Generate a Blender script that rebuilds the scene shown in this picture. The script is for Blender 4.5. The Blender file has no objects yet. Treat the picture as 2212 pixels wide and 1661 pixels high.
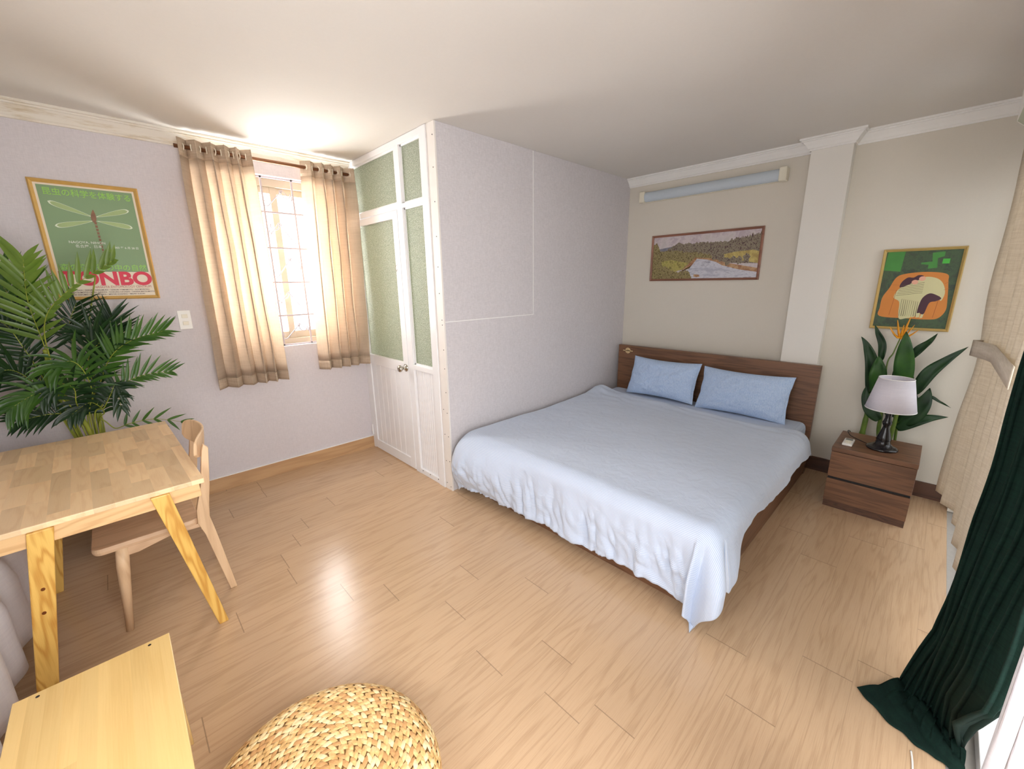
import bpy, bmesh, math, random
from mathutils import Vector, Matrix, noise
PI = math.pi
R = math.radians
random.seed(7)
S = bpy.context.scene
COL = S.collection

# ---------------------------------------------------------------- camera
W_PX, H_PX = 2212, 1661
F_PX = 884.3
YAW, PITCH, ROLL, CAM_H = 0.80378, 0.243508, -0.013464, 1.5871
fwd = Vector((math.cos(YAW)*math.cos(PITCH), math.sin(YAW)*math.cos(PITCH), -math.sin(PITCH)))
r0 = Vector((math.sin(YAW), -math.cos(YAW), 0)); u0 = r0.cross(fwd)
rt = r0*math.cos(ROLL) + u0*math.sin(ROLL); up = -r0*math.sin(ROLL) + u0*math.cos(ROLL)
cam_data = bpy.data.cameras.new('camera'); cam = bpy.data.objects.new('camera', cam_data)
COL.objects.link(cam)
m = Matrix.Identity(4)
for i in range(3):
    m[i][0] = rt[i]; m[i][1] = up[i]; m[i][2] = -fwd[i]
m[2][3] = CAM_H
cam.matrix_world = m
cam_data.sensor_fit = 'HORIZONTAL'; cam_data.sensor_width = 36
cam_data.lens = 36*F_PX/W_PX; cam_data.clip_start = 0.02
S.camera = cam

# ---------------------------------------------------------------- light and exposure
S.view_settings.view_transform = 'Standard'; S.view_settings.look = 'None'
S.view_settings.gamma = 1; S.view_settings.use_curve_mapping = False
S.view_settings.exposure = 0.62
w = bpy.data.worlds.new('sky'); S.world = w; w.use_nodes = True
bg = w.node_tree.nodes['Background']
bg.inputs[0].default_value = (0.90, 0.95, 1.0, 1); bg.inputs[1].default_value = 2.6

def area(name, loc, direction, sx, sy, power, color=(1, 1, 1), spread=180):
    l = bpy.data.lights.new(name, 'AREA'); l.shape = 'RECTANGLE'; l.size = sx; l.size_y = sy
    l.energy = power; l.color = color; l.spread = R(spread)
    o = bpy.data.objects.new(name, l); COL.objects.link(o); o.location = loc
    o.rotation_euler = Vector(direction).to_track_quat('-Z', 'Y').to_euler()
    return o
# daylight entering by the back window, the balcony door and the near window
area('daylight_window', (1.10, 4.06, 1.75), (0, -1, 0.02), 1.0, 1.25, 62, (1.0, 0.98, 0.96))
area('daylight_ground_bounce', (1.10, 4.25, 0.75), (0, -0.75, 1.0), 1.0, 0.5, 75, (1.0, 0.97, 0.9))
area('daylight_balcony', (0.45, -0.60, 1.35), (0.1, 1, 0.03), 1.3, 1.6, 64, (1.0, 0.99, 0.97))
area('daylight_near_window', (-0.95, 0.6, 1.45), (1, 0, 0.1), 1.0, 1.2, 9, (1.0, 0.99, 0.98))
area('bathroom_fill', (3.3, 3.1, 2.3), (-0.4, 0, -1), 1.2, 0.7, 95, (0.98, 1.0, 0.95))  # unseen lamp added in the bathroom to light the frosted glass

# ---------------------------------------------------------------- helpers
def at(px, py, ax, val):
    """point where the sight line through a photo pixel meets the plane ax = val"""
    d = fwd + rt*((px-W_PX/2)/F_PX) - up*((py-H_PX/2)/F_PX)
    o = Vector((0, 0, CAM_H)); i = 'xyz'.index(ax)
    return o + d*((val-o[i])/d[i])

ORI = {}
def link(o, parent, origin):
    COL.objects.link(o)
    if parent is not None:
        o.parent = parent; ORI[o.name] = ORI[parent.name]
    else:
        o.location = origin; ORI[o.name] = Vector(origin)

def tag(o, label=None, cat=None, group=None, kind=None):
    if label: o['label'] = label
    if cat: o['category'] = cat
    if group: o['group'] = group
    if kind: o['kind'] = kind
    return o

def thing(name, loc, label=None, cat=None, group=None, kind=None):
    o = bpy.data.objects.new(name, None); o.empty_display_size = 0.05
    link(o, None, loc)
    return tag(o, label, cat, group, kind)

class MB:
    def __init__(s): s.v = []; s.f = []; s.mi = []; s.uv = None
    def add(s, vs, fs, mi=0):
        n = len(s.v); s.v += [Vector(q) for q in vs]
        s.f += [tuple(i+n for i in f) for f in fs]; s.mi += [mi]*len(fs); return s
    def box(s, x0, x1, y0, y1, z0, z1, mi=0):
        return s.add([(x, y, z) for z in (z0, z1) for y in (y0, y1) for x in (x0, x1)],
                     [(0, 2, 3, 1), (4, 5, 7, 6), (0, 1, 5, 4), (2, 6, 7, 3), (0, 4, 6, 2), (1, 3, 7, 5)], mi)
    def hexa(s, bot, top, mi=0):
        return s.add(list(bot)+list(top), [(3, 2, 1, 0), (4, 5, 6, 7)]+[(i, (i+1) % 4, (i+1) % 4+4, i+4) for i in range(4)], mi)
    def prism(s, poly, vec, mi=0):
        n = len(poly); vec = Vector(vec); p = [Vector(q) for q in poly]
        return s.add(p+[q+vec for q in p], [tuple(range(n))[::-1], tuple(range(n, 2*n))]+[(i, (i+1) % n, (i+1) % n+n, i+n) for i in range(n)], mi)
    def loft(s, rings, closed=True, caps=False, mi=0):
        k = len(rings[0]); vs = [q for r in rings for q in r]; fs = []
        for a in range(len(rings)-1):
            for b in range(k if closed else k-1):
                c = (b+1) % k; fs.append((a*k+b, a*k+c, (a+1)*k+c, (a+1)*k+b))
        if caps: fs += [tuple(range(k))[::-1], tuple(range((len(rings)-1)*k, len(rings)*k))]
        return s.add(vs, fs, mi)
    def tube(s, pts, rad, n=8, mi=0, flat=1.0):
        pts = [Vector(p) for p in pts]
        if not hasattr(rad, '__len__'): rad = [rad]*len(pts)
        rings = []; ref = None
        for i, p in enumerate(pts):
            t = (pts[min(i+1, len(pts)-1)]-pts[max(i-1, 0)]).normalized()
            if ref is None: ref = t.orthogonal().normalized()
            a = (ref-t*ref.dot(t))
            a = a.normalized() if a.length > 1e-6 else t.orthogonal().normalized()
            ref = a; b = t.cross(a)
            rings.append([p+(a*math.cos(2*PI*k/n)+b*math.sin(2*PI*k/n)*flat)*rad[i] for k in range(n)])
        return s.loft(rings, True, True, mi)
    def lathe(s, prof, c, n=32, mi=0, caps=True):
        c = Vector(c)
        return s.loft([[c+Vector((r*math.cos(2*PI*k/n), r*math.sin(2*PI*k/n), z)) for k in range(n)] for r, z in prof], True, caps, mi)
    def grid(s, nu, nv, fn, mi=0):
        vs = [fn(i/nu, j/nv) for j in range(nv+1) for i in range(nu+1)]
        fs = [(j*(nu+1)+i, j*(nu+1)+i+1, (j+1)*(nu+1)+i+1, (j+1)*(nu+1)+i) for j in range(nv) for i in range(nu)]
        return s.add(vs, fs, mi)
    def torus(s, c, axis, r, t, n=24, k=8, mi=0):
        c = Vector(c); axis = Vector(axis).normalized(); a = axis.orthogonal().normalized(); b = axis.cross(a)
        rings = []
        for i in range(n+1):
            d = a*math.cos(2*PI*i/n)+b*math.sin(2*PI*i/n)
            rings.append([c+d*(r+t*math.cos(2*PI*j/k))+axis*t*math.sin(2*PI*j/k) for j in range(k)])
        return s.loft(rings, True, False, mi)
    def build(s, name, mat, parent=None, smooth=False, bevel=0, origin=None, solid=0, uvs=None, sub=0, seg=2):
        if parent is None:
            if origin is None:
                xs = [q.x for q in s.v]; ys = [q.y for q in s.v]; zs = [q.z for q in s.v]
                origin = ((min(xs)+max(xs))/2, (min(ys)+max(ys))/2, min(zs))
            org = Vector(origin)
        else: org = ORI[parent.name]
        me = bpy.data.meshes.new(name)
        me.from_pydata([tuple(q-org) for q in s.v], [], s.f)
        mats = mat if isinstance(mat, (list, tuple)) else [mat]
        for q in mats: me.materials.append(q)
        me.polygons.foreach_set('material_index', s.mi)
        if smooth: me.polygons.foreach_set('use_smooth', [True]*len(me.polygons))
        if uvs:
            ul = me.uv_layers.new(name='UVMap')
            for lp in me.loops: ul.data[lp.index].uv = uvs[lp.vertex_index]
        me.update()
        o = bpy.data.objects.new(name, me); link(o, parent, org)
        if solid:
            q = o.modifiers.new('solid', 'SOLIDIFY'); q.thickness = solid; q.offset = 0
        if bevel:
            q = o.modifiers.new('bevel', 'BEVEL'); q.width = bevel; q.segments = seg; q.limit_method = 'ANGLE'
        if sub:
            q = o.modifiers.new('sub', 'SUBSURF'); q.levels = sub; q.render_levels = sub
        return o

def structure(o): o['kind'] = 'structure'; return o

def catmull(P, n):
    P = [Vector(p) for p in P]; out = []
    for i in range(len(P)-1):
        p0 = P[max(i-1, 0)]; p1 = P[i]; p2 = P[i+1]; p3 = P[min(i+2, len(P)-1)]
        for k in range(n):
            t = k/n
            out.append(0.5*((2*p1)+(p2-p0)*t+(2*p0-5*p1+4*p2-p3)*t*t+(3*p1-p0-3*p2+p3)*t**3))
    out.append(P[-1]); return out

def text_obj(body, size, mat, name, parent, loc, xdir, ydir, extra=0.0, align='LEFT', spacing=1.0, scale_x=1.0):
    cu = bpy.data.curves.new('t', 'FONT'); cu.body = body; cu.size = size; cu.offset = extra
    cu.align_x = align; cu.extrude = 0.0002; cu.space_character = spacing; cu.resolution_u = 3 if size < 0.1 else 10
    tmp = bpy.data.objects.new('t', cu); COL.objects.link(tmp)
    dg = bpy.context.evaluated_depsgraph_get()
    me = bpy.data.meshes.new_from_object(tmp.evaluated_get(dg)); bpy.data.objects.remove(tmp)
    xd = Vector(xdir).normalized(); yd = Vector(ydir).normalized(); zd = xd.cross(yd)
    org = ORI[parent.name] if parent else Vector((0, 0, 0))
    for v in me.vertices:
        c = v.co.copy(); v.co = Vector(loc)+xd*c.x*scale_x+yd*c.y+zd*c.z-org
    me.name = name; me.materials.clear(); me.materials.append(mat)
    o = bpy.data.objects.new(name, me); link(o, parent, org); return o

# ---------------------------------------------------------------- materials
def srgb(c):
    return tuple(((x/255)/12.92 if x/255 <= 0.04045 else ((x/255+0.055)/1.055)**2.4) for x in c)+(1,)
class NT:
    def __init__(s, name):
        s.m = bpy.data.materials.new(name); s.m.use_nodes = True; s.t = s.m.node_tree
        s.b = s.t.nodes['Principled BSDF']; s.out = s.t.nodes['Material Output']
    def n(s, typ, **k):
        q = s.t.nodes.new(typ)
        for a, b in k.items(): setattr(q, a, b)
        return q
    def put(s, sock, val):
        if isinstance(val, bpy.types.NodeSocket): s.t.links.new(val, sock)
        else: sock.default_value = val
    def math(s, op, a, b=0.0, c=None):
        q = s.n('ShaderNodeMath', operation=op); s.put(q.inputs[0], a); s.put(q.inputs[1], b)
        if c is not None: s.put(q.inputs[2], c)
        return q.outputs[0]
    def xyz(s, kind='Object'):
        tc = s.n('ShaderNodeTexCoord'); sp = s.n('ShaderNodeSeparateXYZ'); s.t.links.new(tc.outputs[kind], sp.inputs[0])
        return sp.outputs[0], sp.outputs[1], sp.outputs[2]
    def comb(s, x, y, z=0.0):
        q = s.n('ShaderNodeCombineXYZ'); s.put(q.inputs[0], x); s.put(q.inputs[1], y); s.put(q.inputs[2], z); return q.outputs[0]
    def noise(s, vec, scale, detail=3, rough=0.5, dist=0.0):
        q = s.n('ShaderNodeTexNoise'); s.put(q.inputs['Vector'], vec); q.inputs['Scale'].default_value = scale
        q.inputs['Detail'].default_value = detail; q.inputs['Roughness'].default_value = rough; q.inputs['Distortion'].default_value = dist
        return q.outputs['Fac']
    def rnd(s, vec):
        q = s.n('ShaderNodeTexWhiteNoise', noise_dimensions='3D'); s.put(q.inputs['Vector'], vec); return q.outputs['Value']
    def ramp(s, fac, stops, interp='LINEAR'):
        q = s.n('ShaderNodeValToRGB'); s.put(q.inputs[0], fac); e = q.color_ramp.elements; q.color_ramp.interpolation = interp
        while len(e) < len(stops): e.new(0.5)
        for i, (p, c) in enumerate(stops): e[i].position = p; e[i].color = c if len(c) == 4 else tuple(c)+(1,)
        return q.outputs[0]
    def mix(s, f, a, b, mode='MIX'):
        q = s.n('ShaderNodeMix', data_type='RGBA', blend_type=mode); s.put(q.inputs[0], f); s.put(q.inputs[6], a); s.put(q.inputs[7], b); return q.outputs[2]
    def bump(s, h, strength=0.3, dist=0.002):
        q = s.n('ShaderNodeBump'); s.put(q.inputs['Height'], h); q.inputs['Strength'].default_value = strength; q.inputs['Distance'].default_value = dist
        s.t.links.new(q.outputs[0], s.b.inputs['Normal']); return q.outputs[0]
    def base(s, c, rough=0.6, metal=0.0, spec=0.5):
        s.put(s.b.inputs['Base Color'], c); s.put(s.b.inputs['Roughness'], rough); s.b.inputs['Metallic'].default_value = metal
        s.b.inputs['Specular IOR Level'].default_value = spec; return s.m

def plain(name, c, rough=0.6, metal=0.0, spec=0.5, var=0.05, scale=12, bump=0.0):
    t = NT(name); x, y, z = t.xyz(); f = t.noise(t.comb(x, y, z), scale, 4)
    a = srgb(c); lo = tuple(max(0, q*(1-var)) for q in a[:3])+(1,); hi = tuple(min(1, q*(1+var)) for q in a[:3])+(1,)
    if bump: t.bump(t.noise(t.comb(x, y, z), scale*12, 2), bump, 0.001)
    return t.base(t.mix(f, lo, hi), rough, metal, spec)

def wood(name, light, dark, axis='x', rings=9, stretch=7, scale=6, contrast=0.6, rough=0.45, planks=None, fine=0.35, tone=0.12, line=0.0, lightness=None, spec=0.5, pinch=2.0):
    """grain running along axis; planks=(length, width, across_axis) splits the face in boards"""
    t = NT(name); c = dict(zip('xyz', t.xyz()))
    others = [k for k in 'xyz' if k != axis]
    u = c[axis]; v = c[others[0]]; q = c[others[1]]
    rv = 0.0; edge = None
    if planks:
        L, Wd, ac = planks; v = c[ac]; q = c[[k for k in others if k != ac][0]]
        row = t.math('FLOOR', t.math('DIVIDE', v, Wd))
        off = t.rnd(t.comb(row, 3.3, 1.7))
        uu = t.math('ADD', t.math('DIVIDE', u, L), off)
        blk = t.math('FLOOR', uu)
        rv = t.rnd(t.comb(row, blk, 5.1)); 
        fu = t.math('FRACT', uu); fv = t.math('FRACT', t.math('DIVIDE', v, Wd))
        if line:
            eu = t.math('MINIMUM', fu, t.math('SUBTRACT', 1.0, fu)); ev = t.math('MINIMUM', fv, t.math('SUBTRACT', 1.0, fv))
            e1 = t.math('LESS_THAN', t.math('MULTIPLY', eu, L), line); e2 = t.math('LESS_THAN', t.math('MULTIPLY', ev, Wd), line*0.6)
            edge = (e1, e2)
        rr = t.math('MULTIPLY', rv, 37.0)
        u2 = t.math('ADD', u, rr); v2 = t.math('ADD', v, t.math('MULTIPLY', rv, 11.0))
    else: u2, v2 = u, v
    vec = t.comb(t.math('DIVIDE', u2, stretch), v2, t.math('ADD', q, 0.37))
    n1 = t.noise(vec, scale, 2, 0.45, 0.3)
    s = t.math('SINE', t.math('MULTIPLY', n1, rings*2*PI))
    s = t.math('POWER', t.math('MULTIPLY_ADD', s, 0.5, 0.5), pinch)
    n2 = t.noise(t.comb(t.math('DIVIDE', u2, stretch*4), v2, q), scale*28, 3, 0.6)
    g = t.math('ADD', t.math('MULTIPLY', s, contrast), t.math('MULTIPLY', t.math('SUBTRACT', n2, 0.5), fine*2))
    q2 = t.n('ShaderNodeClamp'); t.put(q2.inputs[0], g)
    col = t.mix(q2.outputs[0], srgb(light), srgb(dark))
    if planks:
        tv = t.ramp(rv, [(0, (1-tone,)*3), (1, (1+tone*0.5,)*3)])
        col = t.mix(1.0, col, tv, 'MULTIPLY')
        if edge:
            col = t.mix(t.math('MULTIPLY', edge[0], 0.45), col, srgb([q*0.55 for q in dark]))
            col = t.mix(t.math('MULTIPLY', edge[1], 0.16), col, srgb([q*0.6 for q in dark]))
    t.bump(n2, 0.12, 0.001)
    return t.base(col, rough, 0, spec)

def cloth(name, c, c2=None, pitch=900, rough=0.9, bump=0.4, trans=0.0, tc=None, coords='Object', slub=0.12, sheen=0.0):
    t = NT(name); x, y, z = t.xyz(coords)
    h = t.noise(t.comb(t.math('MULTIPLY', x, 0.08), t.math('MULTIPLY', y, 0.08), z), pitch*0.35, 3, 0.6)
    v = t.noise(t.comb(x, y, t.math('MULTIPLY', z, 0.08)), pitch*0.35, 3, 0.6)
    f = t.math('ADD', t.math('MULTIPLY', h, 0.6), t.math('MULTIPLY', v, 0.4))
    a = srgb(c); b = srgb(c2) if c2 else tuple(q*(1-slub*2) for q in a[:3])+(1,)
    col = t.mix(t.ramp(f, [(0.35, (0, 0, 0)), (0.65, (1, 1, 1))]), b, a)
    t.bump(f, bump, 0.0008); t.base(col, rough, 0, 0.2)
    if trans:
        tr = t.n('ShaderNodeBsdfTranslucent'); t.put(tr.inputs[0], srgb(tc or c))
        mx = t.n('ShaderNodeMixShader'); mx.inputs[0].default_value = trans
        t.t.links.new(t.b.outputs[0], mx.inputs[1]); t.t.links.new(tr.outputs[0], mx.inputs[2]); t.t.links.new(mx.outputs[0], t.out.inputs[0])
    return t.m

def wall_mat(name, c, weave=0.05, rough=0.85, scale=260, blot=0.03):
    t = NT(name); x, y, z = t.xyz()
    hz = t.noise(t.comb(t.math('MULTIPLY', x, 0.15), t.math('MULTIPLY', y, 0.15), z), scale, 2)
    vt = t.noise(t.comb(x, y, t.math('MULTIPLY', z, 0.15)), scale, 2)
    f = t.math('MULTIPLY_ADD', t.math('ADD', hz, vt), 0.5, 0.0)
    big = t.noise(t.comb(x, y, z), 1.3, 3)
    a = srgb(c); lo = tuple(q*(1-weave) for q in a[:3])+(1,); hi = tuple(min(1, q*(1+weave)) for q in a[:3])+(1,)
    col = t.mix(t.ramp(f, [(0.35, (0, 0, 0)), (0.65, (1, 1, 1))]), lo, hi)
    col = t.mix(1.0, col, t.ramp(big, [(0.3, (1-blot,)*3), (0.7, (1, 1, 1))]), 'MULTIPLY')
    t.bump(f, 0.15, 0.001)
    return t.base(col, rough, 0, 0.3)

M = {}
M['floor'] = wood('floor_laminate', (204, 172, 138), (164, 131, 98), 'x', rings=6, stretch=12, scale=13, contrast=0.30, rough=0.22, planks=(1.22, 0.17, 'y'), fine=0.66, tone=0.04, line=0.0020, pinch=3.0)
M['baseboard_a'] = wood('baseboard_laminate', (200, 162, 120), (168, 128, 90), 'x', rings=5, stretch=8, scale=7, contrast=0.45, rough=0.4)
M['wall_a'] = wall_mat('lilac_wallpaper', (214, 208, 211))
M['wall_p'] = wall_mat('partition_wallpaper', (210, 205, 207), weave=0.08)
M['wall_b'] = wall_mat('cream_paint', (218, 211, 198), weave=0.012, scale=400)
M['ceiling'] = wall_mat('ceiling_paint', (222, 217, 210), weave=0.01, scale=400, blot=0.04)
M['white'] = plain('white_gloss', (240, 238, 236), 0.3)
M['aluminium'] = plain('white_aluminium', (238, 237, 238), 0.28, var=0.02)
M['chrome'] = plain('chrome', (190, 185, 175), 0.18, 1.0)
M['dark_metal'] = plain('dark_metal', (60, 58, 60), 0.4, 0.8)
M['white_metal'] = plain('painted_iron', (176, 166, 170), 0.5)
M['window_frame'] = plain('window_frame_paint', (182, 168, 146), 0.5)
M['walnut_x'] = wood('walnut_x', (124, 87, 62), (72, 48, 36), 'y', rings=7, stretch=14, scale=14, contrast=0.5, rough=0.42, fine=0.8)
M['walnut_b'] = wood('walnut_b', (122, 84, 60), (70, 46, 35), 'x', rings=7, stretch=14, scale=14, contrast=0.5, rough=0.42, fine=0.8)
M['dark_wood'] = wood('dark_skirting', (92, 60, 44), (58, 36, 28), 'y', rings=6, stretch=8, scale=8, rough=0.4)
M['block_wood'] = wood('finger_jointed_rubberwood', (246, 214, 170), (222, 178, 128), 'y', rings=5, stretch=6, scale=12, contrast=0.34, rough=0.38, planks=(0.26, 0.062, 'x'), fine=0.35, tone=0.22, pinch=2.5)
M['rubber_y'] = wood('rubberwood_rail', (226, 188, 136), (196, 148, 98), 'y', rings=8, stretch=7, scale=10, contrast=0.55, rough=0.45)
M['rubber_x'] = wood('rubberwood_rail_x', (226, 188, 136), (196, 148, 98), 'x', rings=8, stretch=7, scale=10, contrast=0.55, rough=0.45)
M['pine'] = wood('pine_leg', (228, 186, 100), (192, 136, 56), 'z', rings=7, stretch=8, scale=16, contrast=0.8, rough=0.35, pinch=1.6)
M['ash'] = wood('pale_chair_wood', (226, 194, 156), (196, 158, 120), 'z', rings=5, stretch=6, scale=10, contrast=0.45, rough=0.5)
M['ash_x'] = wood('pale_seat_wood', (212, 178, 144), (182, 146, 114), 'x', rings=6, stretch=6, scale=9, contrast=0.45, rough=0.5)
M['cream_cloth'] = cloth('cream_curtain_cloth', (208, 194, 178), (180, 164, 148), 320, trans=0.46, tc=(252, 238, 220))
M['hem_cloth'] = cloth('cream_curtain_hem', (208, 188, 166), (180, 160, 138), 320, trans=0.12, tc=(240, 210, 180))
M['cream_cloth2'] = cloth('oat_curtain_cloth', (228, 221, 208), (198, 188, 172), 420, trans=0.3, tc=(250, 236, 214))
M['green_cloth'] = cloth('dark_green_cloth', (20, 46, 38), (10, 26, 22), 500, trans=0.12, tc=(40, 140, 120), slub=0.1)
M['white_cloth'] = cloth('white_sheer_cloth', (246, 242, 244), (234, 230, 234), 400, trans=0.35, tc=(250, 250, 252))
M['black'] = plain('black_lacquer', (16, 13, 16), 0.2)
M['black_matt'] = plain('black_matt', (20, 18, 18), 0.6)
M['cord'] = plain('black_cord', (24, 20, 20), 0.5)
M['shade'] = cloth('lamp_shade_cloth', (236, 232, 240), (226, 222, 232), 500, trans=0.25, tc=(250, 248, 252), bump=0.15)
M['plastic'] = plain('cream_plastic', (232, 226, 206), 0.35)
M['plastic_white'] = plain('white_plastic', (238, 236, 230), 0.35)
M['diffuser'] = plain('blue_grey_diffuser', (196, 206, 214), 0.12, var=0.02)
M['grey_tile'] = plain('grey_stone_tile', (172, 168, 162), 0.5, var=0.12, scale=40)
M['gold'] = plain('gold_frame', (216, 176, 104), 0.35, 0.35, var=0.12, scale=30)
M['gold_pale'] = plain('pale_gold_frame', (204, 174, 108), 0.4, 0.2, var=0.1, scale=30)
M['red_frame'] = wood('reddish_frame', (156, 108, 88), (120, 78, 62), 'y', rings=4, rough=0.4)
M['rod'] = plain('bronze_rod', (124, 82, 54), 0.35, 0.5)
M['eyelet'] = plain('eyelet_ring', (236, 226, 206), 0.3)
M['grey_screen'] = plain('grey_screen', (120, 124, 112), 0.3)
M['ac_vent'] = plain('vent_shadow_green', (176, 184, 160), 0.4)
M['straw'] = None

def striped():
    t = NT('blue_striped_cotton'); x, y, z = t.xyz('UV')
    s = t.math('SINE', t.math('MULTIPLY', x, 2*PI/0.0075))
    f = t.ramp(t.math('MULTIPLY_ADD', s, 0.5, 0.5), [(0.3, (0, 0, 0)), (0.7, (1, 1, 1))])
    n = t.noise(t.comb(x, y, z), 260, 3, 0.7)
    col = t.mix(f, srgb((168, 190, 222)), srgb((222, 227, 237)))
    col = t.mix(0.35, col, t.mix(n, srgb((164, 186, 218)), srgb((228, 232, 240))))
    wr = t.noise(t.comb(x, y, z), 14, 4, 0.55, 0.6)
    t.bump(t.math('ADD', t.math('MULTIPLY', wr, 1.0), t.math('MULTIPLY', n, 0.05)), 0.4, 0.013)
    t.base(col, 0.75, 0, 0.3); t.b.inputs['Sheen Weight'].default_value = 0.25
    return t.m
M['stripe'] = striped()
def pillow_mat():
    t = NT('blue_pillow_cotton'); x, y, z = t.xyz('Object')
    s = t.math('SINE', t.math('MULTIPLY', y, 2*PI/0.006))
    n = t.ramp(t.noise(t.comb(t.math('MULTIPLY', x, 0.5), y, t.math('MULTIPLY', z, 0.5)), 150, 4, 0.75), [(0.35, (0, 0, 0)), (0.65, (1, 1, 1))])
    col = t.mix(t.math('MULTIPLY_ADD', s, 0.2, 0.4), srgb((160, 188, 226)), srgb((200, 216, 240)))
    col = t.mix(0.5, col, t.mix(n, srgb((150, 180, 220)), srgb((214, 226, 246))))
    wr = t.noise(t.comb(x, y, z), 16, 3, 0.5, 0.5)
    t.bump(wr, 0.55, 0.014)
    return t.base(col, 0.8, 0, 0.3)
M['pillow'] = pillow_mat()

def frosted():
    t = NT('frosted_green_glass'); x, y, z = t.xyz()
    vo = t.n('ShaderNodeTexVoronoi'); t.put(vo.inputs['Vector'], t.comb(x, y, z)); vo.inputs['Scale'].default_value = 130
    n = t.noise(t.comb(x, y, z), 220, 2)
    h = t.math('ADD', vo.outputs['Distance'], n)
    nb = t.bump(h, 0.9, 0.004)
    vs = t.n('ShaderNodeTexVoronoi'); t.put(vs.inputs['Vector'], t.comb(x, y, z)); vs.inputs['Scale'].default_value = 190
    sp = t.ramp(vs.outputs['Distance'], [(0.15, srgb((226, 228, 218))), (0.5, srgb((172, 176, 164)))])  # sparkle of the textured glass put into the colour as pale specks
    t.base(sp, 0.2, 0, 1.0)
    tr = t.n('ShaderNodeBsdfTranslucent'); t.put(tr.inputs[0], t.mix(1.0, sp, srgb((236, 240, 230)), 'MULTIPLY')); t.t.links.new(nb, tr.inputs['Normal'])
    mx = t.n('ShaderNodeMixShader'); mx.inputs[0].default_value = 0.5
    t.t.links.new(t.b.outputs[0], mx.inputs[1]); t.t.links.new(tr.outputs[0], mx.inputs[2]); t.t.links.new(mx.outputs[0], t.out.inputs[0])
    return t.m
M['frosted'] = frosted()
def clear_glass():
    t = NT('clear_window_glass'); t.base((0.95, 0.97, 0.97, 1), 0.02, 0, 0.5)
    tr = t.n('ShaderNodeBsdfTransparent'); mx = t.n('ShaderNodeMixShader'); mx.inputs[0].default_value = 0.9
    gl = t.n('ShaderNodeBsdfGlossy'); gl.inputs['Roughness'].default_value = 0.02
    t.t.links.new(gl.outputs[0], mx.inputs[1]); t.t.links.new(tr.outputs[0], mx.inputs[2]); t.t.links.new(mx.outputs[0], t.out.inputs[0])
    return t.m
M['glass'] = clear_glass()
def leaf_mat(name, a, b, trans=0.25, rough=0.35):
    t = NT(name); x, y, z = t.xyz(); f = t.noise(t.comb(x, y, z), 9, 3)
    col = t.mix(t.ramp(f, [(0.3, (0, 0, 0)), (0.7, (1, 1, 1))]), srgb(a), srgb(b)); t.base(col, rough, 0, 0.4)
    tr = t.n('ShaderNodeBsdfTranslucent'); t.put(tr.inputs[0], srgb([min(255, q*1.5) for q in b]))
    mx = t.n('ShaderNodeMixShader'); mx.inputs[0].default_value = trans
    t.t.links.new(t.b.outputs[0], mx.inputs[1]); t.t.links.new(tr.outputs[0], mx.inputs[2]); t.t.links.new(mx.outputs[0], t.out.inputs[0])
    return t.m
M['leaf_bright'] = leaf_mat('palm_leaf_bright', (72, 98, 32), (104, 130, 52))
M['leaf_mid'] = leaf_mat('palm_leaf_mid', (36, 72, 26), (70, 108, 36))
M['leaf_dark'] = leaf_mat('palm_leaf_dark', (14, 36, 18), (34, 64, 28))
M['cane'] = leaf_mat('palm_cane', (120, 132, 40), (160, 166, 66), 0.05)
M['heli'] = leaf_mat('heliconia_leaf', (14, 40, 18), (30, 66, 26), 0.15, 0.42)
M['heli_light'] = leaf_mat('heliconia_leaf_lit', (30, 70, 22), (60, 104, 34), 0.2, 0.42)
M['heli_stem'] = leaf_mat('heliconia_stem', (70, 96, 40), (112, 134, 60), 0.05)
M['bract'] = plain('orange_bract', (236, 160, 40), 0.4, var=0.25, scale=30)
M['terracotta'] = plain('terracotta', (150, 92, 64), 0.8)
M['soil'] = plain('soil', (54, 40, 30), 0.95, var=0.4, scale=60)

# ================================================================= the room
XL, XB, YA, XD, YP, YD, H = -0.68, 4.0965, 3.7786, 1.6956, 2.444, -0.262, 2.6
structure(MB().box(XL-0.1, XB+0.1, YD, YA+0.1, -0.1, 0).build('floor', M['floor'], origin=(0, 0, 0)))
structure(MB().box(XL-0.1, XB+0.1, YD-0.1, YA+0.15, H, H+0.1).build('ceiling', M['ceiling'], origin=(0, 0, 0)))
# back wall with the window opening
wx0, wx1, wz0, wz1 = 0.60, 1.60, 1.095, 2.415
WT = 0.16
b = MB()
b.box(XL-0.1, wx0, YA, YA+WT, 0, H); b.box(wx1, XB+0.1, YA, YA+WT, 0, H)
b.box(wx0, wx1, YA, YA+WT, 0, wz0); b.box(wx0, wx1, YA, YA+WT, wz1, H)
structure(b.build('wall_back', M['wall_a'], origin=(0, 0, 0)))
structure(MB().box(XB, XB+0.12, YD-0.25, YA, 0, H).build('wall_right', M['wall_b'], origin=(0, 0, 0)))
# left wall with a near window behind the camera's left
b = MB(); b.box(XL-0.12, XL, 1.1, YA, 0, H); b.box(XL-0.12, XL, YD-0.1, 0.1, 0, H); b.box(XL-0.12, XL, 0.1, 1.1, 0, 0.85); b.box(XL-0.12, XL, 0.1, 1.1, 2.05, H)
structure(b.build('wall_left', M['wall_a'], origin=(0, 0, 0)))
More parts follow.
